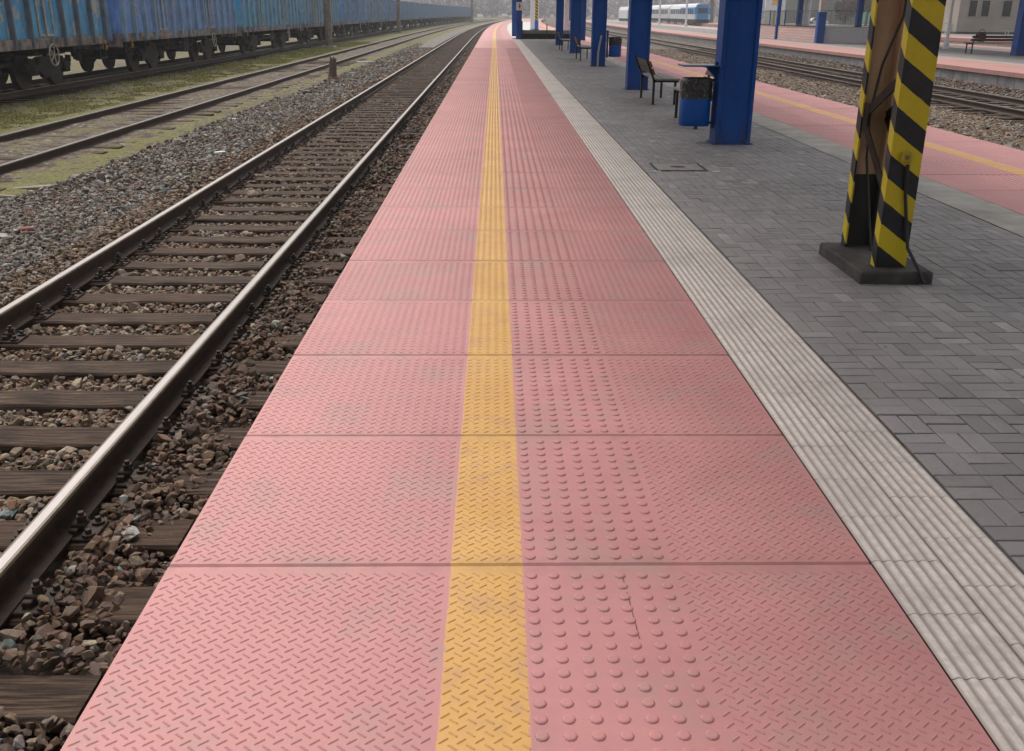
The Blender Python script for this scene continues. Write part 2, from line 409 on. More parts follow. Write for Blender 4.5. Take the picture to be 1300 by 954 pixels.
# ------------------------------------------------------------------ ground
def build_ground():
    xs = np.unique(np.concatenate([np.linspace(-1500, -60, 14), np.linspace(-60, -14, 60), np.linspace(-14, -.9, 190), np.linspace(-.9, 6.5, 8), np.linspace(6.5, 16, 90), np.linspace(16, 60, 60), np.linspace(60, 1500, 14)]))
    ys = np.unique(np.concatenate([np.linspace(-30, 0, 10), np.linspace(0, 40, 420), np.linspace(40, 120, 260), np.linspace(120, 400, 120), np.linspace(400, 2500, 14)]))
    X, Y = np.meshgrid(xs, ys); U = X.copy()
    c = cv(np.minimum(Y, 400)); Xw = U+c*np.exp(-np.maximum(0, np.abs(U)-60)/200)
    nz = fbm(U*.9, Y*.9, 3, 5)-.5
    near = (np.abs(U) < 60)
    Z = np.full_like(X, ZG-.03)+near*nz*.09
    bed = np.exp(-((U+2.55)/1.7)**4); Z = Z*(1-bed)+bed*(ZG-.035+nz*.02)
    Z += -.06*np.exp(-((U+1.15)/.35)**2)
    Z += .092*np.exp(-((U+7.15)/1.65)**6)
    Z += .10*np.exp(-((U-8.1)/1.3)**2)
    Z -= .25*((U > -.9) & (U < 6.5))
    def band(a, b, s=.25): return 1/(1+np.exp(-(U-a)/s))*(1-1/(1+np.exp(-(U-b)/s)))
    big = fbm(U*.45+9, Y*.22, 11, 4)
    moss = .80*band(-11.3, -8.3)+.40*band(-8.2, -6.2)+.66*band(-6.2, -5.05, .14)+.5*band(-60, -14.2)
    moss = moss*(.45+1.1*big)+.05*(moss > .3)
    moss *= 1-.75*np.exp(-((U+6.4)/.28)**2)-.55*np.exp(-((U+7.9)/.28)**2)
    grey = band(-5.3, -3.95, .15)*(.55+.9*fbm(U*.7, Y*.4, 21, 3))+.5*band(10.2, 15)+.25*band(6.8, 10)
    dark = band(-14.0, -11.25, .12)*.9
    nx, ny = len(xs), len(ys)
    idx = np.arange(nx*ny).reshape(ny, nx)
    F = np.stack([idx[:-1, :-1], idx[:-1, 1:], idx[1:, 1:], idx[1:, :-1]], -1).reshape(-1, 4)
    V = np.stack([Xw, Y, Z], -1).reshape(-1, 3)
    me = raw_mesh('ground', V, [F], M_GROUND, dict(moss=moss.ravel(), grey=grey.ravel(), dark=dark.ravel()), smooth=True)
    tag(link('ground', me), kind='structure')
build_ground()

# ------------------------------------------------------------------ platforms
def yline(y0, y1):
    a = [y0]
    while a[-1] < y1:
        st = 20 if a[-1] < 70-20 else 6
        a.append(min(y1, a[-1]+st))
    return np.array(a)
def sweep(name, prof, X0, y0, y1, mat, closed=True, attrs=None, ys=None, matidx=None):
    ys = yline(y0, y1) if ys is None else ys
    n = len(prof); P = np.array(prof, float)
    V = []
    for y in ys:
        th = cva(y); s = float(cv(y))
        V.append(np.stack([X0+s+P[:, 0]*math.cos(th), y-P[:, 0]*math.sin(th), P[:, 1]], 1))
    V = np.concatenate(V); m = len(ys)
    i = np.arange(m-1)[:, None]*n; j = np.arange(n if closed else n-1)[None, :]
    k = (j+1) % n
    F = np.stack([i+j, i+k, i+n+k, i+n+j], -1).reshape(-1, 4)
    polys = [F]; mi = None
    if matidx is not None: mi = np.tile(np.array(matidx), m-1)
    if closed:
        polys.append(np.arange(n)[None, ::-1]); polys.append((np.arange(n)+(m-1)*n)[None, :])
        if mi is not None: mi = np.concatenate([mi, [matidx[0]]*2])
    return raw_mesh(name, V, polys, mat, attrs, matidx=mi)

EL, ER = -.99, 6.67        # edges of the near platform
TH = .004
YEND = 300
# body with recessed foot wall
body = [(EL+.10, -1.0), (ER-.10, -1.0), (ER-.10, -.14), (ER+.02, -.14), (ER+.02, -.03), (EL-.02, -.03), (EL-.02, -.14), (EL+.10, -.14)]
tag(link('platform_body', sweep('platform_body', body, 0, -6, YEND, M_CONC)), kind='structure')

SL = .9213; Y0J = 2.437-SL*5       # first joint at Y about 3.0
W = 2.15
def slab_mesh(idx, detail=2):
    """one pink edge slab, origin at its track side corner, x across 0..W, y along 0..SL; tread bars, studs, painted line"""
    rs = np.random.default_rng(100+idx)
    V = []; Q = []; T = []; MQ = []; MT = []
    zt = .0
    g = .006
    xs = [0.0, .855, 1.078, W]
    # top faces
    def quad(x0, x1, y0, y1, m, z=0.):
        b = len(V); V.extend([(x0, y0, z), (x1, y0, z), (x1, y1, z), (x0, y1, z)]); Q.append((b, b+1, b+2, b+3)); MQ.append(m)
    lip = .013
    for a, b, m in ((0, .855, 0), (.855, 1.078, 1), (1.078, W, 0)):
        quad(a, b, lip, SL-g, m)
        bb = len(V); V.extend([(a, g*.3, -.008), (b, g*.3, -.008), (b, lip, 0), (a, lip, 0)]); Q.append((bb, bb+1, bb+2, bb+3)); MQ.append(m)
        bb = len(V); V.extend([(a, SL-g, 0), (b, SL-g, 0), (b, SL-g*.5, -.03), (a, SL-g*.5, -.03)]); Q.append((bb, bb+1, bb+2, bb+3)); MQ.append(m)
        bb = len(V); V.extend([(a, g*.3, -.03), (b, g*.3, -.03), (b, g*.3, -.008), (a, g*.3, -.008)]); Q.append((bb, bb+1, bb+2, bb+3)); MQ.append(m)
    for x in (0, W):
        b = len(V); V.extend([(x, 0, -.03), (x, SL-g, -.03), (x, SL-g, 0), (x, lip, 0)]); Q.append((b, b+1, b+2, b+3) if x else (b+3, b+2, b+1, b)); MQ.append(0)
    if detail:
        px, py = .0425, .0408
        ny = int((SL-.035)/py)
        for j in range(ny*2):
            yy = .034+j*py/2
            off = 0 if j % 2 == 0 else px/2
            sgn = 1 if j % 2 == 0 else -1
            x = .022+off
            while x < W-.02:
                inst = 1.078 < x < 1.535
                if not inst and abs(x-.855) > .012 and abs(x-1.078) > .012:
                    hl = .0145; hw = .0036; c, s = math.cos(R(38*sgn)), math.sin(R(38*sgn))
                    yl = .855 < x < 1.078
                    jx, jy = rs.normal(0, .0006, 2)
                    h = .0024
                    pts = [(-hl, -hw*.5, 0), (-hl*.8, -hw, 0), (hl*.8, -hw, 0), (hl, -hw*.5, 0), (hl, hw*.5, 0), (hl*.8, hw, 0), (-hl*.8, hw, 0), (-hl, hw*.5, 0), (-hl*.75, 0, h), (hl*.75, 0, h)]
                    b = len(V)
                    for p in pts: V.append((x+jx+p[0]*c-p[1]*s, yy+jy+p[0]*s+p[1]*c, p[2]))
                    m = 3 if yl else 2
                    Q.extend([(b+1, b+2, b+9, b+8), (b+5, b+6, b+8, b+9)]); MQ += [m, m]
                    T.extend([(b+2, b+3, b+9), (b+3, b+4, b+9), (b+4, b+5, b+9), (b+6, b+7, b+8), (b+7, b, b+8), (b, b+1, b+8)]); MT += [m]*6
                x += px
    # studs
    n = 10
    for r_ in range(16):
        for k in range(7):
            cx = 1.102+k*.0665; cy = .045+r_*.0545
            b = len(V)
            for rad, z in ((.0178, 0), (.0150, .0034), (.0110, .0047)):
                for t in range(n): V.append((cx+rad*math.cos(t*2*math.pi/n), cy+rad*math.sin(t*2*math.pi/n), z))
            V.append((cx, cy, .0048))
            for lv in (0, 1):
                for t in range(n):
                    Q.append((b+lv*n+t, b+lv*n+(t+1) % n, b+(lv+1)*n+(t+1) % n, b+(lv+1)*n+t)); MQ.append(4 if lv == 0 else 0)
            for t in range(n): T.append((b+2*n+t, b+2*n+(t+1) % n, b+3*n)); MT.append(0)
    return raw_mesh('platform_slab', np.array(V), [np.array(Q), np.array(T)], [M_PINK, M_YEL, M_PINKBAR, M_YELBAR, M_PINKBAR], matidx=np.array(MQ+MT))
SLABS = [slab_mesh(i) for i in range(3)]
SLABS_FAR = slab_mesh(9, 0)
def slab_row(edge, mirror, nslab, z=0, start=0, name='platform_slab', detail_to=46):
    for i in range(start, nslab):
        y = Y0J+i*SL
        me = SLABS[i % 3] if y < detail_to else SLABS_FAR
        o = link(name, me); s = float(cv(y)); th = cva(y)
        o.location = (edge+s, y, z+random.uniform(-.0018, .0018)+.006)
        o.rotation_euler = (0, 0, -th+(math.pi if mirror else 0))
        if mirror: o.location.y += SL
        tag(o, kind='structure')
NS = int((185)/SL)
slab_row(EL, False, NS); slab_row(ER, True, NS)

# ribbed guidance strips
def ribbed(name, x0, y0, y1, simplefar=70):
    tw, tl, nr = .2185, .268, 6
    V = []; F = []; dirt = []; tone = []
    prof_n = nr*6
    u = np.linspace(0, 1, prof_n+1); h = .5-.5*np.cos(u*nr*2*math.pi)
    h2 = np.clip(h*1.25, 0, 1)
    rs = np.random.default_rng(5); b = 0
    for colu in range(2):
        y = y0-(tl/2 if colu else 0)
        while y < y1:
            g = .0016; z = rs.uniform(-.0005, .0005); t = rs.random()
            s0, s1 = float(cv(y)), float(cv(y+tl))
            xx = x0+colu*(tw+.002)+u*tw
            for yy, s in ((y+g, s0), (y+tl-g, s1)):
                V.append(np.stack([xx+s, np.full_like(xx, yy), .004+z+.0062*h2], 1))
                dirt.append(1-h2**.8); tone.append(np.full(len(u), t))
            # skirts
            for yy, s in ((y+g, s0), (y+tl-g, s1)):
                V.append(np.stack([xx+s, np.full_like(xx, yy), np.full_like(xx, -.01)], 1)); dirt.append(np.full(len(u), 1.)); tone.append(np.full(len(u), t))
            n = prof_n+1; i = np.arange(prof_n)
            F.append(np.stack([b+i, b+i+1, b+n+i+1, b+n+i], 1))
            F.append(np.stack([b+2*n+i, b+2*n+i+1, b+i+1, b+i], 1)); F.append(np.stack([b+n+i, b+n+i+1, b+3*n+i+1, b+3*n+i], 1))
            b += 4*n; y += tl
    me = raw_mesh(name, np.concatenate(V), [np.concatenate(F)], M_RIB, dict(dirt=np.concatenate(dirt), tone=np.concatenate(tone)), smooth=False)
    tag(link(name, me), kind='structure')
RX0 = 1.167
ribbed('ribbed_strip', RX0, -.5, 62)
def sheet(name, x0, x1, y0, y1, z, mat):
    me = sweep(name, [(x0, z), (x1, z)], 0, y0, y1, mat, closed=False)
    tag(link(name, me), kind='structure'); return me
sheet('joint_bed', EL, ER, -6, YEND, -.012, M_JOINT)
# far, sunlit part of the platform: brightness painted in as pale paving, pink beyond
M_PALECONC = simple('pale_far_paving', (.55, .53, .49), .8, var=.08, scale=.7)
sheet('far_paving', 1.17, 4.5, 66, 185, .004, M_PALECONC)
sheet('far_edge_paving', EL, ER, 185, YEND, .004, M_PINK)
# light strip on the other side of the blocks
M_PALESTRIP = simple('pale_strip', (.33, .30, .27), .85, var=.14, scale=3, bump=.2, coord='Object')
sheet('pale_strip', 4.06+.0, 4.51, -6, 66, .006, M_PALESTRIP)
# grey block paving, basket weave
def pavers(name, x0, x1, y0, y1, unit=.18):
    rs = np.random.default_rng(3); nx = int(round((x1-x0)/unit)); unit_x = (x1-x0)/nx
    ny = int((y1-y0)/unit)
    I, J = np.meshgrid(np.arange(nx), np.arange(ny)); I = I.ravel(); J = J.ravel()
    # a few shuffled modules break the regularity
    par = (I+J+(vnoise(I*.23+5, J*.19, 8) > .62)) % 2
    rows = []
    for h in (0, 1):
        cx = x0+(I+.5)*unit_x; cy = y0+(J+.5)*unit
        hx = np.where(par == 0, unit_x/2, unit_x/4); hy = np.where(par == 0, unit/4, unit/2)
        cx = cx+np.where(par == 1, (h-.5)*unit_x/2, 0); cy = cy+np.where(par == 0, (h-.5)*unit/2, 0)
        rows.append(np.stack([cx, cy, hx, hy], 1))
    B = np.concatenate(rows); n = len(B)
    g = .0016+rs.random(n)**2*.0034; bv = .004
    z = .004+rs.normal(0, .0010, n); tx = rs.normal(0, .006, n); ty = rs.normal(0, .006, n)
    base = .262+rs.normal(0, .020, n); lum = base*(1+.25*(fbm(B[:, 0]*.8, B[:, 1]*.8, 4)-.5))
    odd = rs.random(n); lum = np.where(odd < .04, lum*1.28, np.where(odd > .95, lum*.78, lum))
    colr = np.stack([lum*1.05, lum*.95, lum*.94], 1)
    rot = rs.normal(0, .010, n); jit = rs.normal(0, .0009, (n, 2))
    V = []; sx = np.array([-1, 1, 1, -1]); sy = np.array([-1, -1, 1, 1])
    for lv, (ins, dz) in enumerate(((0, -.012), (0, -.002), (bv, 0))):
        jx = rot[:, None]; hx_ = sx*(B[:, 2:3]-g[:, None]-ins); hy_ = sy*(B[:, 3:4]-g[:, None]-ins)
        px = B[:, 0:1]+hx_-hy_*jx+jit[:, :1]; py = B[:, 1:2]+hy_+hx_*jx+jit[:, 1:]
        pz = z[:, None]+dz+tx[:, None]*sx*B[:, 2:3]+ty[:, None]*sy*B[:, 3:4]
        V.append(np.stack([px+cv(py), py, pz], -1))
    V = np.stack(V, 1).reshape(-1, 3)     # n,3,4,3
    b = (np.arange(n)*12)[:, None]
    F = [b+np.array([8, 9, 10, 11])]
    for lv in (0, 4):
        for k in range(4): F.append(b+np.array([lv+k, lv+(k+1) % 4, lv+4+(k+1) % 4, lv+4+k]))
    F = np.concatenate(F)
    me = raw_mesh(name, V, [F], M_PAVE, dict(col=np.repeat(colr, 12, 0)))
    tag(link(name, me), kind='structure')
def crack():
    V = []; F = []; x, y = .392, 2.08; rs = random.Random(2); pts = []
    for i in range(14): pts.append((x+rs.uniform(-.0015, .0015)-.008*i/14, y+.0235*i, .0007+.0010*rs.random()))
    for i, (px_, py_, w_) in enumerate(pts): V += [(px_-w_, py_, .0078), (px_+w_, py_, .0078)]
    for i in range(len(pts)-1):
        if i not in (9,): F.append((2*i, 2*i+1, 2*i+3, 2*i+2))
    tag(link('slab_crack', raw_mesh('slab_crack', np.array(V), [np.array(F)], M_JOINT)), kind='structure')
crack()
sheet('paving_sand', 1.615, 4.06, -.4, 63, -.0035, simple('joint_sand', (.105, .088, .08), .95, var=.3, scale=5))
pavers('block_paving', 1.62, 4.055, -.4, 63)

# dirt and litter specks on platform are in the materials; a covered drain hatch
t = empty('manhole_cover', (1.77, 9.98, .008)); tag(t, 'flat grey drain cover with a dark oval hole set into the block paving', 'drain cover')
MB().box(0, .5, 0, .47, -.01, .004, .002).build('cover_plate', simple('cover_concrete', (.27, .25, .235), .8, var=.1), t)
m = MB(); ri = [m.bm.verts.new((x, y, .006)) for x, y in ((-.002, -.002), (.502, -.002), (.502, .472), (-.002, .472))]; ro = [m.bm.verts.new((x, y, .006)) for x, y in ((-.03, -.03), (.53, -.03), (.53, .5), (-.03, .5))]
for k in range(4): m.bm.faces.new((ro[k], ro[(k+1) % 4], ri[(k+1) % 4], ri[k]))
m.build('frame', M_CONCD, t)
m = MB(); m.bm.faces.new([m.bm.verts.new((.25+.085*math.cos(k*math.pi/10), .235+.07*math.sin(k*math.pi/10), .0055)) for k in range(20)]); m.build('grip_hole', M_JOINT, t)
for i, (x, y) in enumerate(((.49, .40), (.58, -.08), (-.05, -.06))):
    MB().box(x, x+.07, y, y+.07, -.002, .002).build('mortar_patch', M_PALECONC, t)

# ------------------------------------------------------------------ tracks
RP = [(-.0625, -.149), (.0625, -.149), (.0625, -.139), (.018, -.124), (.0075, -.112), (.0075, -.047), (.033, -.036), (.0335, -.012), (.029, -.002), (.018, 0), (-.018, 0), (-.029, -.002), (-.0335, -.012), (-.033, -.036), (-.0075, -.047), (-.0075, -.112), (-.018, -.124), (-.0625, -.139)]
RI = [0]*7+[2, 2, 1, 2, 2]+[0]*6
def sleeper_mesh(seed, L=2.55):
    rs = random.Random(seed); bm = bmesh.new(); n = 10
    rings = []
    for i in range(n+1):
        x = -L/2+L*i/n; w = .112+rs.uniform(-.004, .004); h = rs.uniform(-.005, .004)
        rings.append([bm.verts.new((x, a, b)) for a, b in ((-w, -.13), (w, -.13), (w, h-.012), (w-.012, h), (-w+.012, h+rs.uniform(-.003, .003)), (-w, h-.012))])
    for a, b in zip(rings, rings[1:]):
        for k in range(6): bm.faces.new((a[k], a[(k+1) % 6], b[(k+1) % 6], b[k]))
    bm.faces.new(rings[0][::-1]); bm.faces.new(rings[-1])
    bmesh.ops.recalc_face_normals(bm, faces=bm.faces[:])
    me = bpy.data.meshes.new('sleeper'); bm.to_mesh(me); bm.free(); me.materials.append(M_SLEEP); return me
SLEEPERS = [sleeper_mesh(i) for i in range(5)]
def plate_mesh():
    m = MB()
    m.box(-.17, .17, -.08, .08, 0, .016, .004)
    for s in (-1, 1):
        m.box(s*.068-.012 if s > 0 else -.092, .092 if s > 0 else -.056, -.055, .055, .012, .042, .004)
        m.box(s*.085-.03, s*.085+.03, -.03, .03, .032, .056, .006)
        m.cyl((s*.095, 0, .068), (0, 0, 1), .021, .03, 6); m.cyl((s*.095, 0, .085), (0, 0, 1), .012, .03, 8)
        for y in (-.05, .05):
            m.cyl((s*.138, y, .022), (0, 0, 1), .026, .012, 10); m.cyl((s*.138, y, .036), (0, 0, 1), .014, .022, 4)
    return m.mesh('base_plate', M_PLATE)
PLATE = plate_mesh()
def track(name, label, u0, y0, y1, step, first, nsl, nplates, head, sink=0., drop=0., end=None):
    t = empty(name, (u0, y0, ZR)); tag(t, label, 'railway track')
    for s in (-1, 1):
        me = sweep('rail', RP, u0+s*.7525, y0, y1, [M_RAIL, head, M_RAILSIDE], ys=np.concatenate([np.arange(y0, 75, 25.), np.arange(75, y1+.1, 7.5)]), matidx=RI)
        o = link('rail', me, t); o.matrix_parent_inverse = Matrix.Translation((-u0, -y0, -ZR)); o.location = (0, 0, ZR)
    zs = ZR-.149-.014
    for i in range(nsl):
        y = first+i*step+random.uniform(-.012, .012)
        if y > y1: break
        s = float(cv(y)); th = cva(y)
        o = link('sleeper', SLEEPERS[random.randrange(5)], t)
        o.location = (s+random.uniform(-.03, .03), y-y0, zs-ZR-sink); o.rotation_euler = (0, 0, -th+random.uniform(-.008, .008)+(math.pi if random.random() < .5 else 0))
        if i < nplates:
            for q in (-1, 1):
                p = link('base_plate', PLATE, o); p.location = (q*.7525, 0, 0)
    yy = first+nsl*step
    if yy < y1-5 and nplates:
        V = []; F = []; b = 0
        while yy < y1:
            s = float(cv(yy))
            for dx, dy, dz in ((-1.27, -.11, -.1), (1.27, -.11, -.1), (1.27, -.11, 0), (-1.27, -.11, 0), (1.27, .11, 0), (-1.27, .11, 0)):
                V.append((u0+s+dx, yy+dy, zs+dz-sink))
            F += [(b, b+1, b+2, b+3), (b+3, b+2, b+4, b+5)]; b += 6; yy += step
        me = raw_mesh('far_sleepers', np.array(V), [np.array(F)], M_SLEEP)
        o = link('far_sleepers', me, t); o.matrix_parent_inverse = Matrix.Translation((-u0, -y0, -ZR)); o['kind'] = 'stuff'
    return t
track('railway_track', 'dark ballasted track with shiny rails and timber sleepers beside the pink platform edge', -2.55, .5, 280, .485, 3.89-.485*5, 100, 46, M_HEAD)
track('railway_track', 'disused grassy track with dull rails between the gravel strip and the wagons', -7.15, 6, 280, .62, 8.0, 60, 0, M_HEAD2, sink=-.038)
track('railway_track', 'shadowed track carrying the row of blue freight wagons', -12.55, 10, 280, .62, 18, 50, 0, M_HEAD, sink=.02)
track('railway_track', 'rusty track between the pink platform edge and the opposite concrete platform wall', 12.15, 12, 260, .62, 18.0, 70, 0, M_HEAD2, sink=.02)
track('railway_track', 'distant track in the trench behind the opposite platform', 32.0, 30, 260, .62, 50, 30, 0, M_HEAD2, sink=.02)

# ------------------------------------------------------------------ ballast stones
def stone_protos(n=14):
    out = []
    for i in range(n):
        bm = bmesh.new(); rs = np.random.default_rng(50+i)
        p = rs.normal(size=(15, 3)); p /= np.linalg.norm(p, axis=1)[:, None]
        p *= rs.uniform(.75, 1.1, (15, 1)); p *= np.array([1.0, rs.uniform(.62, .85), rs.uniform(.45, .7)])
        for q in p: bm.verts.new(q)
        r = bmesh.ops.convex_hull(bm, input=bm.verts[:])
        junk = [g for g in r.get('geom_interior', []) if isinstance(g, bmesh.types.BMVert)]
        if junk: bmesh.ops.delete(bm, geom=junk, context='VERTS')
        bmesh.ops.triangulate(bm, faces=bm.faces[:]); bm.verts.index_update()
        out.append((np.array([v.co[:] for v in bm.verts]), np.array([[v.index for v in f.verts] for f in bm.faces]))); bm.free()
    return out
PROTO = stone_protos()
def rand_rot(n, rs, flat=.5):
    a = rs.random(n)*2*math.pi; b = rs.normal(0, flat, n); c = rs.normal(0, flat, n)
    ca, sa, cb, sb, cc, sc = np.cos(a), np.sin(a), np.cos(b), np.sin(b), np.cos(c), np.sin(c)
    Rz = np.zeros((n, 3, 3)); Rz[:, 0, 0] = ca; Rz[:, 0, 1] = -sa; Rz[:, 1, 0] = sa; Rz[:, 1, 1] = ca; Rz[:, 2, 2] = 1
    Rx = np.zeros((n, 3, 3)); Rx[:, 0, 0] = 1; Rx[:, 1, 1] = cb; Rx[:, 1, 2] = -sb; Rx[:, 2, 1] = sb; Rx[:, 2, 2] = cb
    Ry = np.zeros((n, 3, 3)); Ry[:, 0, 0] = cc; Ry[:, 0, 2] = sc; Ry[:, 1, 1] = 1; Ry[:, 2, 0] = -sc; Ry[:, 2, 2] = cc
    return Rz @ Rx @ Ry
PAL_BROWN = 1.16*np.array([1.04, 1, .93])*np.array([(.20, .145, .10), (.155, .105, .07), (.25, .19, .14), (.125, .075, .048), (.18, .15, .12), (.10, .07, .05), (.30, .25, .20), (.16, .085, .05)])
PAL_RUST = 1.15*np.array([(.14, .075, .045), (.11, .058, .036), (.17, .095, .06), (.09, .05, .034), (.19, .12, .08), (.075, .045, .033), (.23, .17, .125), (.13, .085, .06)])
PAL_GREY = np.array([(.22, .20, .18), (.17, .155, .14), (.29, .265, .24), (.13, .115, .10), (.24, .20, .165), (.36, .34, .32), (.20, .16, .13), (.10, .09, .08)])
def stones(name, u0, u1, y0, y1, cell, size, seed, palf, zf, keep=None, layers=2):
    rs = np.random.default_rng(seed)
    P = []
    for L in range(layers):
        a = np.arange(u0, u1, cell); b = np.arange(y0, y1, cell)
        A, B = np.meshgrid(a, b); A = A.ravel()+rs.uniform(-.5, .5, A.size)*cell*1.1; B = B.ravel()+rs.uniform(-.5, .5, B.size)*cell*1.1
        k = rs.random(len(A)) < (1 if L == 0 else .6); A = A[k]; B = B[k]
        P.append(np.stack([A, B, zf(A, B)+L*size*.42+rs.normal(0, size*.10, len(A))], 1))
    P = np.concatenate(P)
    if keep is not None: P = P[keep(P, rs)]
    n = len(P); S = size*np.exp(rs.normal(0, .30, n))*.56; Rm = rand_rot(n, rs)
    C = palf(P, rs); C = C*rs.uniform(.75, 1.25, (n, 1))*(1+rs.normal(0, .04, (n, 3)))
    pr = rs.integers(0, len(PROTO), n); V = []; F = []; K = []; base = 0
    for i, (pv, pf) in enumerate(PROTO):
        s = np.where(pr == i)[0]
        if not len(s): continue
        v = np.einsum('nij,kj->nki', Rm[s], pv)*S[s][:, None, None]+P[s][:, None, :]
        v[:, :, 0] += cv(P[s][:, 1])[:, None]
        k = len(pv); V.append(v.reshape(-1, 3)); F.append((pf[None]+(np.arange(len(s))*k)[:, None, None]+base).reshape(-1, 3))
        K.append(np.repeat(C[s], k, 0)); base += len(s)*k
    me = raw_mesh(name, np.concatenate(V), [np.concatenate(F)], M_STONE, dict(col=np.clip(np.concatenate(K), 0, 1)))
    tag(link(name, me), kind='stuff'); return n
def pal_track(P, rs):
    n = len(P); i = rs.integers(0, 8, n); u = P[:, 0]
    rust = np.clip(1.5-np.abs(u+1.2)/.7, 0, 1)*.95+np.clip(1-np.abs(u+3.35)/.45, 0, 1)*.6
    rust = rust+(fbm(P[:, 0]*1.2, P[:, 1]*.8, 31)-.5)*.8
    c = PAL_BROWN[i]*1.0; r = rs.random(n) < rust; c[r] = PAL_RUST[i[r]]
    g = (rs.random(n) < np.where(u < -3.9, .75, .05)); c[g] = PAL_GREY[i[g]]
    w = rs.random(n) < .006; c[w] = (.45, .45, .42)
    bl = rs.random(n) < .006; c[bl] = (.24, .32, .33)
    rd = (rs.random(n) < .006) & (u < -3.9); c[rd] = (.36, .12, .07)
    # oily dark middle further down the line
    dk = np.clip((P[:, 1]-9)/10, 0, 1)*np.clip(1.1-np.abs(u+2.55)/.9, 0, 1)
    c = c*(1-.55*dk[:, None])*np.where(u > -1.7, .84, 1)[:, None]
    return c
def z_track(A, B):
    z = np.full(len(A), ZG-.012)+(fbm(A*2.2, B*2.2, 41)-.5)*.05
    z -= .075*np.exp(-((A+1.12)/.3)**2)
    z += .018*np.exp(-((A+1.6)/.25)**2)
    d = np.abs(((B-3.89)/.485+.5) % 1-.5)*.485
    on = (np.abs(A+2.55) < 1.3) & (d < .125)
    z = z-.014
    z = np.where(on, z-.035, z)
    z = np.where((A > -1.66) | (A < -3.5), z+.050+.03*on, z)
    z += .05*((A < -3.9)*np.clip((-3.9-A)/.3, 0, 1))*0
    return z
def keep_track(P, rs):
    d = np.abs(((P[:, 1]-3.89)/.485+.5) % 1-.5)*.485
    on = (np.abs(P[:, 0]+2.55) < 1.27) & (d < .108)
    cover = ((P[:, 0] > -1.62) & (fbm(P[:, 0]*2, P[:, 1]*1.3, 61) > .38)) | (P[:, 0] < -3.55)
    k = (~on) | (cover & (rs.random(len(P)) < .8)) | (rs.random(len(P)) < .012)
    onr = np.minimum(np.abs(P[:, 0]+1.7975), np.abs(P[:, 0]+3.3025)) < .085
    return k & ~(onr & (rs.random(len(P)) < .93))
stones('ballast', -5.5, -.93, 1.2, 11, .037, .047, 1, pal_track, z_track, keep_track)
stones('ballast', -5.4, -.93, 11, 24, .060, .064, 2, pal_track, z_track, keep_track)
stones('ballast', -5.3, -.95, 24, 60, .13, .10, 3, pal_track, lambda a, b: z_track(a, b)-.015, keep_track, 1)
def pal_moss(P, rs):
    c = PAL_GREY[rs.integers(0, 8, len(P))]*.9; b = rs.random(len(P)) < .45; c[b] = PAL_RUST[rs.integers(0, 8, b.sum())]
    rd = rs.random(len(P)) < .02; c[rd] = (.34, .13, .08); return c
stones('gravel', -11.2, -5.2, 9, 42, .13, .045, 4, pal_moss, lambda a, b: np.full(len(a), ZG-.02)+(fbm(a*.9, b*.9, 3, 5)-.5)*.09, lambda P, rs: rs.random(len(P)) < .42*fbm(P[:, 0]*.8, P[:, 1]*.5, 71)*(1+1.4*(P[:, 0] > -5.9)), 1)
def pal_tan(P, rs):
    c = PAL_BROWN[rs.integers(0, 8, len(P))]*1.05; b = rs.random(len(P)) < .3; c[b] = PAL_GREY[rs.integers(0, 8, b.sum())]
    t_ = rs.random(len(P)) < .12; c[t_] = (.34, .25, .16); return c
stones('gravel', 7.2, 11.0, 14, 60, .085, .075, 5, pal_tan, lambda a, b: ZG-.035+.10*np.exp(-((a-8.1)/1.3)**2)+(fbm(a*.9, b*.9, 3, 5)-.5)*.07, None, 1)
stones('gravel', 13.2, 15.5, 16, 60, .11, .08, 6, pal_moss, lambda a, b: ZG-.02+.12*np.exp(-((a-15.0)/.5)**2), None, 1)

# moss and short grass
def grass():
    rs = np.random.default_rng(9)
    n = 230000
    y = 9+62*rs.random(n)**1.5; u = rs.uniform(-11.4, -4.9, n)
    big = fbm(u*.45+9, y*.22, 11, 4); f = fbm(u*1.9, y*1.9, 77, 5)
    dens = np.where((u > -6.2), .55, np.where(u > -8.2, .28, 1.0))*(.35+1.3*big)*(f > .46)
    dens *= 1-.9*np.exp(-((u+6.4)/.22)**2); dens *= np.where(u > -5.25, .25, 1)
    k = rs.random(n) < dens; u = u[k]; y = y[k]; n = len(u)
    z = ZG-.03+(fbm(u*.9, y*.9, 3, 5)-.5)*.09
    a = rs.random(n)*2*math.pi; h = rs.uniform(.008, .030, n)*(1+y/45); w = .006+.00035*y
    ln = rs.uniform(-.5, .5, (n, 2))*h[:, None]
    x = u+cv(y)
    V = np.stack([np.stack([x-np.cos(a)*w, y-np.sin(a)*w, z], 1), np.stack([x+np.cos(a)*w, y+np.sin(a)*w, z], 1), np.stack([x+ln[:, 0], y+ln[:, 1], z+h], 1)], 1).reshape(-1, 3)
    p = np.array([(.27, .28, .06), (.33, .32, .08), (.37, .32, .11), (.23, .25, .055), (.36, .29, .14)])[rs.integers(0, 5, n)]*rs.uniform(.7, 1.15, (n, 1))
    g = NM('grass_blade'); g.base(g.attr('col')); g.set(Roughness=.8)
    me = raw_mesh('grass', V, [np.arange(n*3).reshape(-1, 3)], g.m, dict(col=np.repeat(p, 3, 0)))
    tag(link('grass', me), kind='stuff')
grass()
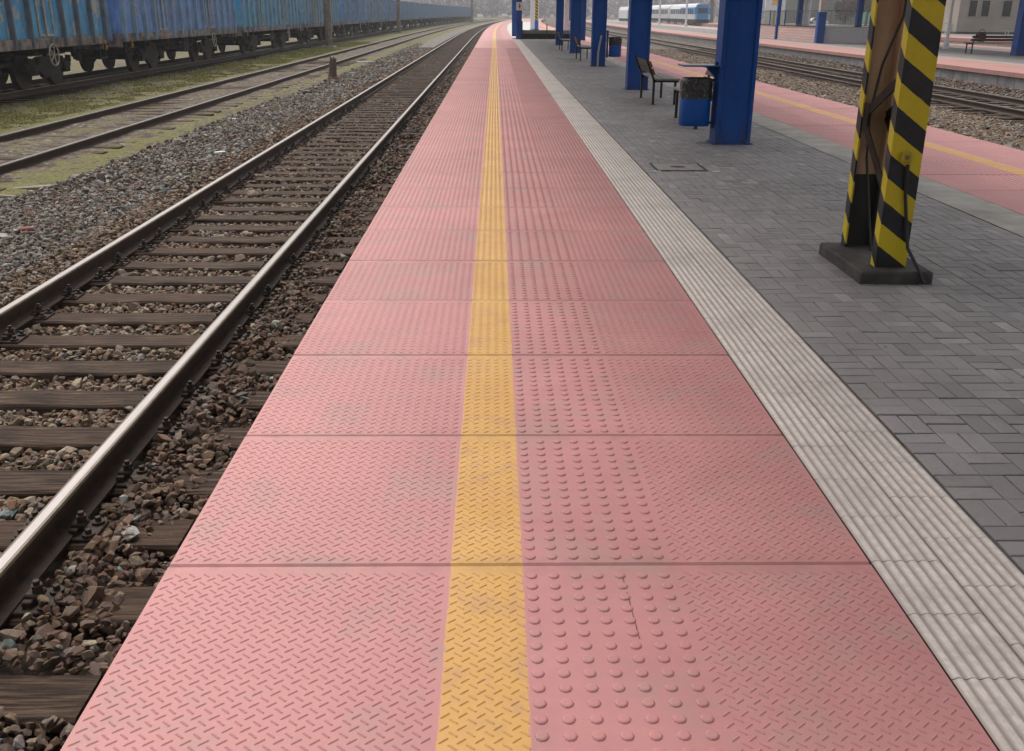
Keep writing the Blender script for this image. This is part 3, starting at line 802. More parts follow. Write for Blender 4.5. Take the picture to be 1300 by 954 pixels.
def joint_weeds():
    rs = np.random.default_rng(12); n = 2600
    y = rs.uniform(.6, 22, n); y = y[vnoise(y*1.7, y*0, 5) > .5]; n = len(y); x = np.where(rs.random(n) < .7, 1.613, 1.164)+rs.normal(0, .005, n)
    a = rs.random(n)*2*math.pi; h = rs.uniform(.004, .014, n); w_ = .0018
    V = np.stack([np.stack([x-np.cos(a)*w_, y-np.sin(a)*w_, 0*x+.002], 1), np.stack([x+np.cos(a)*w_, y+np.sin(a)*w_, 0*x+.002], 1), np.stack([x+rs.normal(0, .005, n), y+rs.normal(0, .005, n), .002+h], 1)], 1).reshape(-1, 3)
    p = np.array([(.10, .09, .04), (.16, .13, .08), (.08, .075, .035), (.20, .17, .11)])[rs.integers(0, 4, n)]
    g = NM('weed_blade'); g.base(g.attr('col')); me = raw_mesh('weeds', V, [np.arange(n*3).reshape(-1, 3)], g.m, dict(col=np.repeat(p, 3, 0)))
    tag(link('weeds', me), kind='stuff')
joint_weeds()
# ------------------------------------------------------------------ unseen canopy roofs, extents shaped for the shade they cast
m = MB()
m.box(-.35, 4.2, -9, 64.5, 5.0, 5.15)
for x in (-.3, 4.0): m.box(x-.06, x+.16, -9, 64.5, 4.8, 4.995)
for y in (-7.4, 2.6, 12.3, 21.3, 30.8, 41.1, 51.1, 61.5): m.box(-.13, 3.99, y-.1, y+.1, 4.73, 4.99)
m.box(3.0, 3.3, -9, 64.5, 4.57, 4.72)
m.box(19.6, 25.4, 24, 90, 4.3, 4.45)
for x in (19.6, 25.24): m.box(x, x+.16, 24, 90, 4.0, 4.295)
cr = m.build('canopy_roof', simple('canopy_paint', (.16, .17, .19), .6)); tag(cr, kind='structure')

# ------------------------------------------------------------------ blue canopy columns
def column(x, y, w, dpt, h, label, group='blue steel columns along the platform', z=0):
    t = empty('canopy_column', (x, y, z), -cva(y)); tag(t, label, 'column', group)
    m = MB(); m.box(-w/2, w/2, 0, dpt, 0, h, .008)
    m.box(-w/2-.012, -w/2+.035, -.03, dpt+.03, 0, h, .004)
    m.box(w/2-.035, w/2+.012, -.03, dpt+.03, 0, h, .004)
    m.build('shaft', M_BLUE, t)
    m = MB(); m.box(-w/2-.03, w/2+.03, -.06, dpt+.06, .0, .022, .003)
    for sx in (-1, 1): m.cyl((sx*w*.38, -.06, .035), (0, 0, 1), .018, .035, 6)
    m.box(-w/2-.05, w/2+.05, -.09, dpt+.08, -.002, .008)
    m.build('base_plate', M_BLUE, t)
    return t
column(3.10, 12.2, .44, .28, 4.6, 'broad dark blue steel column with the black bagged litter bin fixed to its side')
column(3.17, 21.2, .44, .28, 4.6, 'dark blue steel column standing just behind the nearest open seat bench')
column(3.30, 30.7, .42, .28, 4.6, 'dark blue steel column with a pale conduit up its foot, third in the row')
column(3.41, 41.0, .42, .28, 4.6, 'dark blue steel column behind the third bench, fourth in the row')
column(3.40, 51.0, .36, .28, 4.6, 'farthest dark blue steel column of the centre row, beside the fourth bench')
column(5.55, 61.0, .26, .26, 4.6, 'slim dark blue steel column at the right corner of the stairway wall')
cs = column(1.55, 62.6, .34, .3, 4.6, 'dark blue steel column carrying a small white sign at the left corner of the stairway wall')
column(1.42, 70.5, .34, .3, 4.6, 'dark blue steel column partly hidden behind the one with the small white sign')
m = MB(); m.tube([(3.27, 30.6, .0), (3.28, 30.61, .45), (3.36, 30.62, .95)], .03, 8)
tag(m.build('conduit_pipe', M_GREYM), 'pale grey conduit pipe leaning up the foot of the third blue column', 'pipe')
t = empty('pictogram_sign', (1.58, 62.5, 1.75)); tag(t, 'small white square sign with a dark pictogram on the blue column by the stairway', 'sign')
MB().box(-.22, .22, -.03, 0, 0, .5, .01).build('board', M_WHITE, t)
m = MB(); m.box(-.04, .04, -.036, -.031, .12, .32); m.cyl((0, -.034, .38), (0, 1, 0), .045, .006, 12); m.box(-.10, .10, -.0365, -.0315, .24, .28)
m.build('pictogram', simple('sign_red', (.35, .03, .03), .5), t)

# ------------------------------------------------------------------ hazard striped lattice column on its plinth
def hazard_col():
    ox, oy = 2.30, 5.56
    p = MB(); p.box(0, .46, 0, .80, -.01, .085, .012)
    o = p.build('plinth', M_CONCD)
    t = empty('lattice_column', (ox, oy, 0)); tag(t, 'brown steel lattice column striped yellow and black standing on a dark concrete plinth', 'column')
    o.parent = t
    H = 4.0; x0, x1 = .130, .325; ya, yb = .12, .735; fl = .075; th = .010
    def leg(y, sgn):   # channel: web plane at y, flanges pointing along sgn
        m = MB(); m.mi = 0
        m.box(x0, x1, min(y, y+sgn*th), max(y, y+sgn*th), .085, H)
        m.mi = 0
        for xa in (x0, x1-th): m.box(xa-.001, xa+th+.001, min(y-sgn*.001, y+sgn*fl), max(y-sgn*.001, y+sgn*fl), .085, H)
        return m
    leg(ya, 1).build('leg', M_HAZ, t)
    m = MB(); m.box(x0, x1-.012, yb-th, yb, .085, H); m.box(x0-.001, x0+th+.001, yb-fl, yb+.001, .085, H); m.build('leg', M_HAZ, t)
    m = MB(); m.box(x0+th+.002, x1-.013, yb-.016, yb-th-.002, .086, H-.01); m.box(x1-.012, x1, yb-fl, yb+.001, .086, H-.01); m.build('brown_web', M_BROWNS, t)
    for xx in (x0+.016, x1-.018):
        for z0 in (.97, 2.75):
            for dz in (.27, -.42):
                m = MB(); m.bar((xx, yb-.05, z0), (xx, ya+.05, z0+dz), .010, .062, (0, 0, 1)); m.build('lacing_bar', M_DKSTEEL, t)
            if xx < .2: MB().box(xx-.008, xx+.008, yb-.16, yb-.03, z0-.09, z0+.09, .002).build('gusset_plate', M_DKSTEEL, t)
    m = MB(); m.cyl((x0+.09, yb-.035, .78), (0, 1, 0), .012, .02, 8); m.build('bolt', M_GREYM, t)
    m = MB(); m.tube([(.27, .55, .085), (.24, .60, .35), (.20, .66, .7), (.185, .665, 1.0), (.21, .63, 1.3), (.27, .55, 1.6), (.28, .5, 2.4), (.22, .45, 3.9)], .009, 6); m.build('inner_cable', M_BLACKM, t)
    t2 = empty('junction_box', (ox+.245, oy+.118, .78)); 
    t2.parent = t; t2.location = (.215, .118, .78)
    jb = MB(); jb.box(-.028, .034, -.035, -.001, -.03, .036, .008); jb.build('box_body', simple('junction_yellow', (.36, .26, .012), .5), t2)
    jb = MB(); jb.box(-.01, .016, -.039, -.0355, -.008, .018, .002); jb.build('box_lid', simple('junction_rust', (.17, .09, .03), .7), t2)
    m = MB(); m.tube([(.235, .10, .74), (.25, .105, .55), (.285, .10, .35), (.30, .07, .22), (.36, .0, .095), (.39, -.028, .02)], .011, 8); m.build('cable', M_BLACKM, t)
hazard_col()

# ------------------------------------------------------------------ litter bins
def litter_bin(loc, label, rz=0, lid=True):
    t = empty('litter_bin', loc, rz); tag(t, label, 'litter bin', 'blue litter bins on the columns')
    def oval(z0, z1, a, b, n=28, bot=True):
        m = MB(); rings = []
        for z in (z0, z1): rings.append([m.bm.verts.new((a*math.copysign(abs(math.cos(k*2*math.pi/n))**.7, math.cos(k*2*math.pi/n)), b*math.copysign(abs(math.sin(k*2*math.pi/n))**.7, math.sin(k*2*math.pi/n)), z)) for k in range(n)])
        for k in range(n): m.bm.faces.new((rings[0][k], rings[0][(k+1) % n], rings[1][(k+1) % n], rings[1][k]))
        if bot: m.bm.faces.new(rings[0][::-1])
        return m
    oval(.0, .55, .195, .165).build('bin_body', M_BINBLUE, t, True)
    # crinkled plastic bag folded over the rim
    me_v = []; n = 72; lv = 12; rs = np.random.default_rng(4)
    for j in range(lv+1):
        f = j/lv; z = .345+.255*f
        for k in range(n):
            a = k*2*math.pi/n; c, s = math.cos(a), math.sin(a)
            nzv = float(fbm(np.array([k*.35]), np.array([j*.5]), 3)[0])-.5+.5*(float(vnoise(np.array([k*.9+j*.6]), np.array([j*.4-k*.2]), 6)[0])-.5)
            rr = 1.035+.09*nzv+(.03 if j == 0 else 0)
            zz = z+(nzv*.035 if j == 0 else 0)
            if j >= lv-1: rr *= .985 if j == lv-1 else .90
            me_v.append((.195*rr*math.copysign(abs(c)**.7, c), .165*rr*math.copysign(abs(s)**.7, s), zz))
    idx = np.arange(n*(lv+1)).reshape(lv+1, n); nx = np.roll(idx, -1, 1)
    F = np.stack([idx[:-1], nx[:-1], nx[1:], idx[1:]], -1).reshape(-1, 4)
    link('bin_bag', raw_mesh('bin_bag', np.array(me_v), [F], M_BAG, smooth=True), t)
    m = MB()
    m.box(.225, .285, -.035, .035, -.03, .80, .004); m.box(.17, .23, -.02, .02, .02, .05); m.box(.19, .23, -.02, .02, .56, .59)
    m.build('bracket', M_BLUE, t)
    if lid:
        m = MB(); m.box(-.22, .28, -.20, .20, .745, .765, .004); m.build('lid', simple('bin_lid_blue', (.02, .075, .16), .35), t)
        m = MB(); m.prism([(.285, .55), (.285, .74), (.10, .74)], -.012, .012); m.build('gusset', M_BLUE, t)
    return t
litter_bin((2.615, 12.36, .225), 'blue litter bin with black plastic bag and flat lid on the broad blue column')
litter_bin((3.84, 30.85, .30), 'small blue litter bin on the right of the third blue column', math.pi, lid=False)

# ------------------------------------------------------------------ benches
def bench(loc, L, label, group='slatted benches between the blue columns', rz=0, seat=.47, slat=None, grp=True):
    """seat depth along +x, length along y; the back leans to -x"""
    t = empty('platform_bench', loc, rz); tag(t, label, 'bench', group)
    for y in (.14, L-.14):
        m = MB()
        m.box(-.02, .02, y-.025, y+.025, 0, seat-.03); m.box(.38, .42, y-.025, y+.025, 0, seat-.03)
        m.box(-.02, .46, y-.025, y+.025, seat-.065, seat-.025)
        m.bar((-.0, y, seat-.03), (-.17, y, seat+.37), .05, .035, (0, 1, 0)) if False else m.bar((0, y, seat-.03), (-.17, y, seat+.37), .05, .035, (1, 0, 0))
        m.box(-.05, .05, y-.04, y+.04, 0, .008); m.box(.35, .45, y-.04, y+.04, 0, .008)
        m.build('frame', M_BLACKM, t)
    for x in (.02, .17, .32):
        MB().box(x, x+.135, 0, L, seat-.023, seat+.012, .006).build('seat_slat', slat or M_SLAT, t)
    for k, s in enumerate((.10, .24)):
        a = Vector((-.17, 0, .40)).normalized(); n_ = Vector((a.z, 0, -a.x)); c = Vector((0, 0, seat-.03))+a*(s+.06)+n_*.03
        m = MB(); m.bar((c.x, 0, c.z), (c.x, L, c.z), .11, .028, tuple(n_)); m.build('back_slat', M_SLATD, t)
    return t
bench((2.95, 17.55, 0), 1.75, 'nearest open slatted bench, its leaning back towards the pink edge, before the second blue column')
b = bench((3.36, 15.55, 0), 1.85, 'slatted bench half hidden behind the bagged litter bin, its back turned to the far side', rz=math.pi)
bench((3.05, 34.2, 0), 2.0, 'dark slatted bench between the third and fourth blue columns')
bench((3.02, 43.4, 0), 1.9, 'small distant dark bench beside the farthest centre column', rz=0)

# ------------------------------------------------------------------ stairway wall at the end of the covered part
t = empty('stairway_wall', (1.75, 63, 0)); tag(t, 'low dark wall with a greenish glazed top round the stairway at the end of the block paving', 'wall')
MB().box(0, 3.6, 0, .12, 0, .34, .01).build('lower_panel', M_DKSTEEL, t)
MB().box(0, 3.6, .03, .09, .34, .56, .004).build('upper_panel', simple('green_glazing', (.16, .19, .17), .3), t)
for x in (0.02, 1.62): 
    m = MB(); m.box(x-.03, x+.03, -.06, -.002, 0, .95 if x > 1 else 1.1, .004); m.build('post', M_BLACKM, t)
t = empty('hazard_post', (4.05, 95, 0)); tag(t, 'slim post striped yellow and black with a blue foot in front of the white pillar', 'post')
m = MB(); m.box(-.14, .14, -.1, .1, .9, 3.2, .01); m.build('striped_shaft', M_HAZ, t)
m = MB(); m.box(-.17, .17, -.12, .12, .12, .9, .01); m.build('blue_foot', M_BINBLUE, t)
MB().box(-.25, .25, -.2, .2, 0, .12, .01).build('base', M_CONCD, t)
t = empty('white_pillar', (4.0, 98, 0)); tag(t, 'broad white pillar behind the slim striped post', 'pillar')
MB().box(-.42, .42, 0, .5, 0, 4.2, .02).build('shaft', M_WHITE, t); MB().box(-.46, .46, -.04, .54, 0, .1, .01).build('foot', M_CONCW, t)
t = empty('white_pillar', (5.15, 70, 0)); tag(t, 'narrow pale pillar with a blue panel seen between the two farthest benches', 'pillar')
MB().box(-.17, .17, 0, .3, 0, 4.0, .01).build('shaft', simple('pale_pillar', (.60, .54, .54), .6), t); MB().box(.18, .4, .02, .08, 1.1, 3.4, .01).build('panel', M_BLUE, t)

# ------------------------------------------------------------------ opposite platform
P2L, P2R = 15.75, 28.3
body2 = [(P2L+.12, -1.0), (P2R-.12, -1.0), (P2R-.12, -.14), (P2R, -.14), (P2R, -.004), (P2L, -.004), (P2L, -.14), (P2L+.12, -.14)]
tag(link('opposite_platform_body', sweep('opposite_platform_body', body2, 0, 10, 260, M_CONC)), kind='structure')
def plain_pink():
    n = NM('opposite_pink_paving'); g = n.geo()
    br = n.n('ShaderNodeTexBrick'); br.inputs['Scale'].default_value = 1; br.offset = 0
    br.inputs['Color1'].default_value = (.40, .195, .17, 1); br.inputs['Color2'].default_value = (.45, .22, .195, 1); br.inputs['Mortar'].default_value = (.24, .10, .09, 1)
    br.inputs['Mortar Size'].default_value = .01; br.inputs['Brick Width'].default_value = 2.6; br.inputs['Row Height'].default_value = .9
    n.l(g, br.inputs['Vector']); n.base(grime(n, br.outputs[0], g, .4)); n.set(Roughness=.7); return n.m
M_PINK2 = plain_pink()
sheet('opposite_pink_edge', P2L-.02, 18.3, 10, 260, .002, M_PINK2)
MB  # noqa
me = sweep('opposite_edge_face', [(P2L-.021, .002), (P2L-.021, -.13)], 0, 10, 260, M_PINK2, closed=False); tag(link('opposite_edge_face', me), kind='structure')
sheet('opposite_pale_strip', 18.3, 18.9, 10, 200, .002, M_PALESTRIP)
M_GREYP = simple('grey_far_paving', (.20, .18, .175), .85, var=.12, scale=1.2)
sheet('opposite_grey_paving', 18.9, 24.8, 10, 200, .002, M_GREYP)
sheet('opposite_pale_strip', 24.8, 25.4, 10, 200, .002, M_PALECONC)
sheet('opposite_pink_edge', 25.4, P2R, 10, 260, .002, M_PINK2)
M_CONCW2 = simple('opposite_wall_concrete', (.22, .21, .215), .85, var=.15, scale=2, bump=.2)
m = MB(); y = 14.
while y < 90:
    m.box(P2L+.06, P2L+.115, y+.01, y+.98, -1, -.15, .008); y += .99
tag(m.build('opposite_wall_panels', M_CONCW2), kind='structure')
# third platform far right
body3 = [(36.2, -1.0), (60, -1.0), (60, 0), (36.2, 0)]
tag(link('far_platform_body', sweep('far_platform_body', body3, 0, 30, 200, M_CONC)), kind='structure')
sheet('far_platform_pink_edge', 36.18, 39.2, 30, 200, .006, M_PINK2)
sheet('far_platform_paving', 39.2, 60, 30, 200, .006, M_GREYP)
me = sweep('far_platform_edge_face', [(36.17, .006), (36.17, -.25)], 0, 30, 200, M_PINK2, closed=False); tag(link('far_platform_edge_face', me), kind='structure')

# columns and stairwell on the opposite platform
g2 = 'blue columns on the opposite platform'
column(22.85, 41.5, .55, .4, 4.2, 'dark blue column at the right edge of the view beside the long bench', g2)
column(22.9, 61.0, .3, .3, 4.2, 'blue column rising behind the grey stairwell wall, left of the hazard striped column', g2)
column(24.6, 60.5, .32, .3, 4.2, 'second blue column behind the grey stairwell wall, nearest the hazard striped column', g2)
column(22.4, 71.5, .3, .3, 4.2, 'blue column behind the mesh railing between two white posts', g2)
column(19.62, 67.3, .2, .2, 4.2, 'slim blue column standing at the pink tiled stairwell wall', g2)
def tilemat():
    n = NM('pink_wall_tiles'); g = n.coord('Object')
    s = n.n('ShaderNodeSeparateXYZ'); n.l(g, s.inputs[0]); c_ = n.n('ShaderNodeCombineXYZ'); n.l(s.outputs[1], c_.inputs[0]); n.l(s.outputs[2], c_.inputs[1])
    br = n.n('ShaderNodeTexBrick'); br.inputs['Scale'].default_value = 1
    br.inputs['Color1'].default_value = (.52, .33, .30, 1); br.inputs['Color2'].default_value = (.60, .40, .37, 1); br.inputs['Mortar'].default_value = (.30, .22, .20, 1)
    br.inputs['Mortar Size'].default_value = .012; br.inputs['Brick Width'].default_value = 1.2; br.inputs['Row Height'].default_value = .16
    n.l(c_.outputs[0], br.inputs['Vector']); n.base(br.outputs[0]); n.set(Roughness=.6); return n.m
t = empty('stairwell_wall', (19.75, 58.6, 0)); tag(t, 'stairwell wall faced with pink tiles along the side and grey at the end, on the opposite platform', 'wall')
MB().box(-.12, .12, .13, 19, 0, .90, .01).build('tiled_side', tilemat(), t)
MB().box(-.1, 3.4, 0, .12, 0, .93, .01).build('grey_end', simple('grey_render', (.62, .59, .62), .7, var=.05), t)
m = MB(); m.box(-.16, .16, .0, 19, .905, .955); m.box(.16, 3.45, -.03, .15, .935, .965); m.build('dark_coping', M_DKSTEEL, t)
t = empty('mesh_railing', (19.75, 58.9, .96)); tag(t, 'dark blue mesh railing on top of the pink and grey stairwell wall', 'railing')
m = MB()
for z in (.03, .88): m.box(-.02, .02, .1, 18.6, z, z+.035)
for k in range(63): m.box(-.006, .006, .1+k*.3, .112+k*.3, .065, .88)
for z in (.03, .88): m.box(.03, 3.3, .0, .04, z, z+.035)
for k in range(11): m.box(.3+k*.3, .312+k*.3, .012, .024, .065, .88)
m.build('mesh_panel', M_BLACKM, t)
for k in range(6):
    MB().box(-.035, .035, .1+k*3.6, .17+k*3.6, -.02, .95, .004).build('railing_post', M_BLUE, t)
t = empty('blue_post', (19.62, 58.35, 0)); tag(t, 'short blue box post with a pale cabinet on top at the stairwell wall corner', 'post')
MB().box(-.26, .2, -.2, .2, 0, 1.78, .01).build('shaft', M_BLUE, t); MB().box(-.2, .2, -.15, .15, 1.78, 2.45, .01).build('pale_cabinet', simple('pale_cabinet', (.48, .44, .38), .5), t)

b = bench((22.35, 45.6, 0), 2.9, 'long dark bench on the opposite platform with a maroon bag on its seat', 'benches on the opposite platform', rz=math.pi, slat=M_SLATD)
b.rotation_euler = (0, 0, R(100)); b.location = (24.3, 43.9, 0)
t = empty('shoulder_bag', (22.25, 44.1, .5)); tag(t, 'dark maroon bag resting upright on the bench of the opposite platform', 'bag')
m = MB(); m.box(-.2, .22, -.12, .12, 0, .42, .09); m.build('bag_body', simple('maroon_cloth', (.08, .018, .02), .8), t)
m = MB(); m.ring((0, 0, .42), (0, 1, 0), .12, .012, 16, 5); m.build('bag_handle', M_BLACKM, t)

def lamp_post(x, y, h, label, r=.09, grp='white lamp posts on the opposite platform', z=0):
    t = empty('lamp_post', (x, y, z)); tag(t, label, 'lamp post', grp)
    m = MB(); m.tube([(0, 0, 0), (0, 0, h)], r, 10, r*.7); m.build('pole', M_WHITE, t)
    m = MB(); m.cyl((0, 0, .15), (0, 0, 1), r*1.7, .3, 10); m.build('base', M_WHITE, t)
    m = MB(); m.box(-.6, .1, -.12, .12, h, h+.1, .02); m.build('lamp_head', M_GREYM, t)
lamp_post(23.0, 49, 6, 'slender white lamp post between the hazard striped column and the long bench', .085)
lamp_post(26.5, 157, 7, 'white lamp post before the left half of the blue and white train', .15)
lamp_post(26.5, 135, 7, 'white lamp post before the blue end of the blue and white train', .15)
lamp_post(26.0, 108, 7, 'white lamp post just left of the broad blue column with the bagged bin', .15)
lamp_post(24.8, 77.5, 7, 'stout white post behind the mesh railing', .34)
lamp_post(25.6, 76.5, 7, 'thin white post behind the mesh railing, right of the stout one', .09)
lamp_post(8.2, 112, 7, 'pale thin post seen between the third and fourth blue columns', .13)

# ------------------------------------------------------------------ freight wagons
def wagon_paint(name, c, peel):
    n = NM(name); v = n.coord('Object', (1, 1, 1)); v2 = n.coord('Object', (3, 3, .35))
    oi = n.n('ShaderNodeObjectInfo'); ad = n.n('ShaderNodeVectorMath', operation='ADD'); n.l(v, ad.inputs[0]); n.l(oi.outputs['Location'], ad.inputs[1]); v = ad.outputs[0]
    ad2 = n.n('ShaderNodeVectorMath', operation='ADD'); n.l(v2, ad2.inputs[0]); n.l(oi.outputs['Location'], ad2.inputs[1]); v2 = ad2.outputs[0]
    c1 = n.mix(n.rr(n.noise(v, 1.4, 6, .7), .40, .60), c, (c[0]*1.5+.01, c[1]*1.35, c[2]*1.1))
    c1 = n.mix(n.math('MULTIPLY', n.rr(n.noise(v2, 2.5, 6, .75), .47, .60), .5), c1, (.10, .085, .08))
    pl = n.rr(n.noise(v, .9, 9, .75), .54, .575); c1 = n.mix(n.math('MULTIPLY', pl, peel), c1, (.44, .40, .32))
    s = n.n('ShaderNodeSeparateXYZ'); n.l(n.coord('Object'), s.inputs[0])
    low = n.math('MULTIPLY', n.rr(s.outputs[2], 1.35, 1.0), n.rr(n.noise(v, 3, 6, .75), .4, .6)); c1 = n.mix(low, c1, (.075, .04, .03))
    n.base(c1); n.set(Roughness=.6); n.bump(n.noise(v, 6, 5), .15, .01); return n.m
WPAINT = [wagon_paint('wagon_teal_blue', (.05, .27, .56), .9), wagon_paint('wagon_violet_blue', (.12, .26, .62), .2), wagon_paint('wagon_sea_blue', (.04, .34, .60), .35), wagon_paint('wagon_bright_blue', (.03, .26, .74), .2), wagon_paint('wagon_faded_blue', (.17, .33, .47), .6)]
M_STAKE = simple('wagon_stake', (.09, .115, .16), .6, var=.16, scale=4)
M_STAKE2 = simple('wagon_stake_blue', (.20, .30, .44), .6, var=.14, scale=2)
M_SOLE = simple('wagon_sole_bar', (.20, .16, .145), .8, var=.5, scale=3, bump=.3)
M_UNDER = simple('wagon_underframe', (.018, .014, .013), .8, var=.4, scale=5)
M_WHEEL = simple('wagon_wheel', (.045, .03, .025), .6, .3, var=.3)
M_HOOK = simple('yellow_hook', (.45, .28, .04), .6, var=.2)
M_PALEIRON = simple('pale_iron', (.36, .32, .26), .6, var=.2)
WL, WX, WB, WT = 12.7, 1.40, .99, 3.05
def wagon_meshes(stake):
    d = {}
    m = MB()
    for s in (-1, 1):
        m.mi = 0; m.box(*sorted((s*(WX-.06), s*(WX-.03))), 0, WL, WB+.24, WT)
    m.box(-WX+.06, WX-.06, .0, .04, WB+.24, WT); m.box(-WX+.06, WX-.06, WL-.04, WL, WB+.24, WT); m.box(-WX+.06, WX-.06, .04, WL-.04, WB+.24, WB+.27)
    d['body'] = m.mesh('body', WPAINT[0])
    m = MB(); N = 14
    doors = (3, 9)
    for s in (-1, 1):
        for k in range(N+1):
            y = .08+k*(WL-.16)/N
            if k in (4, 10): continue
            x0 = s*(WX-.03); x1 = s*(WX+.07)
            hw = .075
            pts = [(y-hw, x0), (y-hw*.5, x1), (y+hw*.5, x1), (y+hw, x0)]
            A = [m.bm.verts.new((x, yy, WB+.03)) for yy, x in pts]; B = [m.bm.verts.new((x, yy, WT)) for yy, x in pts]
            for i in range(3): m.bm.faces.new((A[i], A[i+1], B[i+1], B[i]))
            m.bm.faces.new(A); m.bm.faces.new(B)
        m.box(*sorted((s*(WX-.08), s*(WX+.05))), 0, WL, WT+.001, WT+.09)
    for y in (-.02, WL+.02):
        for x in (-1.0, -.35, .35, 1.0): m.box(x-.06, x+.06, y-.04, y+.04, WB+.03, WT)
    d['stakes'] = m.mesh('stakes', stake)
    m = MB()
    for s in (-1, 1):
        m.box(*sorted((s*(WX-.10), s*(WX+.015))), 0, WL, WB, WB+.235, .01)
    m.box(-WX+.1, WX-.1, -.01, .10, WB-.15, WB+.235); m.box(-WX+.1, WX-.1, WL-.1, WL+.01, WB-.15, WB+.235)
    d['sole_bar'] = m.mesh('sole_bar', M_SOLE)
    m = MB()
    for s in (1,):
        m.box(WX-.029, WX-.005, -.42, .42, 0, .06); m.box(WX-.029, WX-.005, -.42, .42, 1.6, 1.66)
        for y in (-.42, -.03, .36): m.box(WX-.027, WX-.0, y, y+.06, .03, 1.63)
        m.box(WX-.0, WX+.03, -.09, -.05, .0, 1.5)
    d['door'] = m.mesh('door', M_PALEIRON)
    m = MB(); m.box(-.16, .16, .05, WL-.05, WB-.28, WB-.003); m.box(-.6, .6, 5.6, 7.3, WB-.42, WB-.28)
    m.cyl((.45, 5.2, WB-.28), (0, 1, 0), .16, .7, 12); m.cyl((-.4, 7.9, WB-.28), (0, 1, 0), .14, .9, 12)
    for s in (-1, 1): m.bar((s*.9, 4.3, WB-.35), (s*.9, WL-4.3, WB-.35), .05, .09); m.bar((s*1.1, 4.6, .55), (s*1.1, 5.0, WB), .05, .05); m.box(s*1.15-.02, s*1.15+.02, 6.2, 6.9, WB-.5, WB)
    for y in (2.0, 4.2, WL-4.2, WL-2.0): m.box(-1.3, 1.3, y-.06, y+.06, WB-.16, WB-.004)
    d['underframe'] = m.mesh('underframe', M_UNDER)
    m = MB()
    for s in (-1, 1):
        x = s*1.02
        m.prism([(-1.25, .62), (-1.25, .48), (-.55, .42), (-.35, .25), (.35, .25), (.55, .42), (1.25, .48), (1.25, .62), (.5, .78), (-.5, .78)], x-.05, x+.05, 'x')
        for y in (-.9, .9): m.box(x-.02, x+.11, y-.16, y+.16, .34, .60, .02); m.cyl((x+s*.09, y, .46), (1, 0, 0), .09, .06, 12)
        for y in (-1.12, -.66, .66, 1.12): m.cyl((x+s*.05, y, .68), (0, 0, 1), .075, .16, 10)
    m.box(-.97, .97, -.2, .2, .35, .68)
    d['side_frame'] = m.mesh('bogie_frame', M_UNDER)
    m = MB(); m.cyl((0, 0, .46), (1, 0, 0), .46, .10, 28); m.cyl((-.055, 0, .46), (1, 0, 0), .485, .03, 28); m.cyl((.03, 0, .46), (1, 0, 0), .12, .14, 14)
    d['wheel'] = m.mesh('wheel', M_WHEEL)
    m = MB(); m.cyl((0, 0, .46), (1, 0, 0), .08, 1.5, 10); d['axle'] = m.mesh('axle', M_UNDER)
    m = MB(); m.cyl((0, 0, 0), (0, 1, 0), .11, .34, 14); m.cyl((0, .19, 0), (0, 1, 0), .22, .04, 20); d['buffer'] = m.mesh('buffer', M_UNDER)
    m = MB(); m.ring((0, 0, 0), (1, 0, 0), .255, .018, 28, 6)
    for k in range(5): a = k*2*math.pi/5; m.bar((0, 0, 0), (0, .25*math.cos(a), .25*math.sin(a)), .02, .02, (1, 0, 0))
    m.cyl((-.08, 0, 0), (1, 0, 0), .025, .2, 8); d['handwheel'] = m.mesh('handwheel', M_PALEIRON)
    m = MB(); m.tube([(0, 0, .2), (.03, 0, .12), (.03, 0, .04), (-.0, .05, -.05), (.0, .10, -.02), (0, .12, .05)], .026, 8); d['rope_hook'] = m.mesh('rope_hook', M_HOOK)
    m = MB(); m.box(0, .05, -.22, .22, 0, .05); m.box(0, .03, -.22, -.18, 0, .4); m.box(0, .03, .18, .22, 0, .4); d['step'] = m.mesh('step', M_UNDER)
    return d
WM = wagon_meshes(M_STAKE)
STAKE_BLUE = WM['stakes'].copy(); STAKE_BLUE.materials.clear(); STAKE_BLUE.materials.append(M_STAKE2)
BODIES = []
for p in WPAINT:
    b_ = WM['body'].copy(); b_.materials.clear(); b_.materials.append(p); BODIES.append(b_)
def wagon(loc, rz, paint, label, blue_stakes, lod):
    t = empty('freight_wagon', loc, rz); tag(t, label, 'freight wagon', 'blue open freight wagons of the parked train')
    link('body', BODIES[paint], t); link('stakes', STAKE_BLUE if blue_stakes else WM['stakes'], t); link('sole_bar', WM['sole_bar'], t); link('underframe', WM['underframe'], t)
    for bc in (3.1, WL-3.1):
        bg_ = link('bogie', WM['side_frame'], t); bg_.location = (0, bc, 0)
        for y in (-.9, .9):
            for s in (-1, 1):
                w_ = link('wheel', WM['wheel'], bg_); w_.location = (s*.7525, y, 0); w_.rotation_euler = (0, 0, 0 if s > 0 else math.pi)
            if lod < 2: a_ = link('axle', WM['axle'], bg_); a_.location = (0, y, 0)
    for y, k in ((-.25, math.pi), (WL+.25, 0)):
        for x in (-.88, .88):
            b_ = link('buffer', WM['buffer'], t); b_.location = (x, y, WB+.05); b_.rotation_euler = (0, 0, k)
    for y in (.08+3.5*(WL-.16)/14+.45, .08+9.5*(WL-.16)/14+.45):
        d_ = link('door', WM['door'], t); d_.location = (0, y, WB+.28)
    if lod < 2:
        h_ = link('handwheel', WM['handwheel'], t); h_.location = (WX+.12, WL-3.75, WB-.16)
        for y in (.35, WL-.35):
            h_ = link('rope_hook', WM['rope_hook'], t); h_.location = (WX+.06, y, WB-.1)
            s_ = link('step', WM['step'], t); s_.location = (WX-.05, y, WB-.4)
    return t
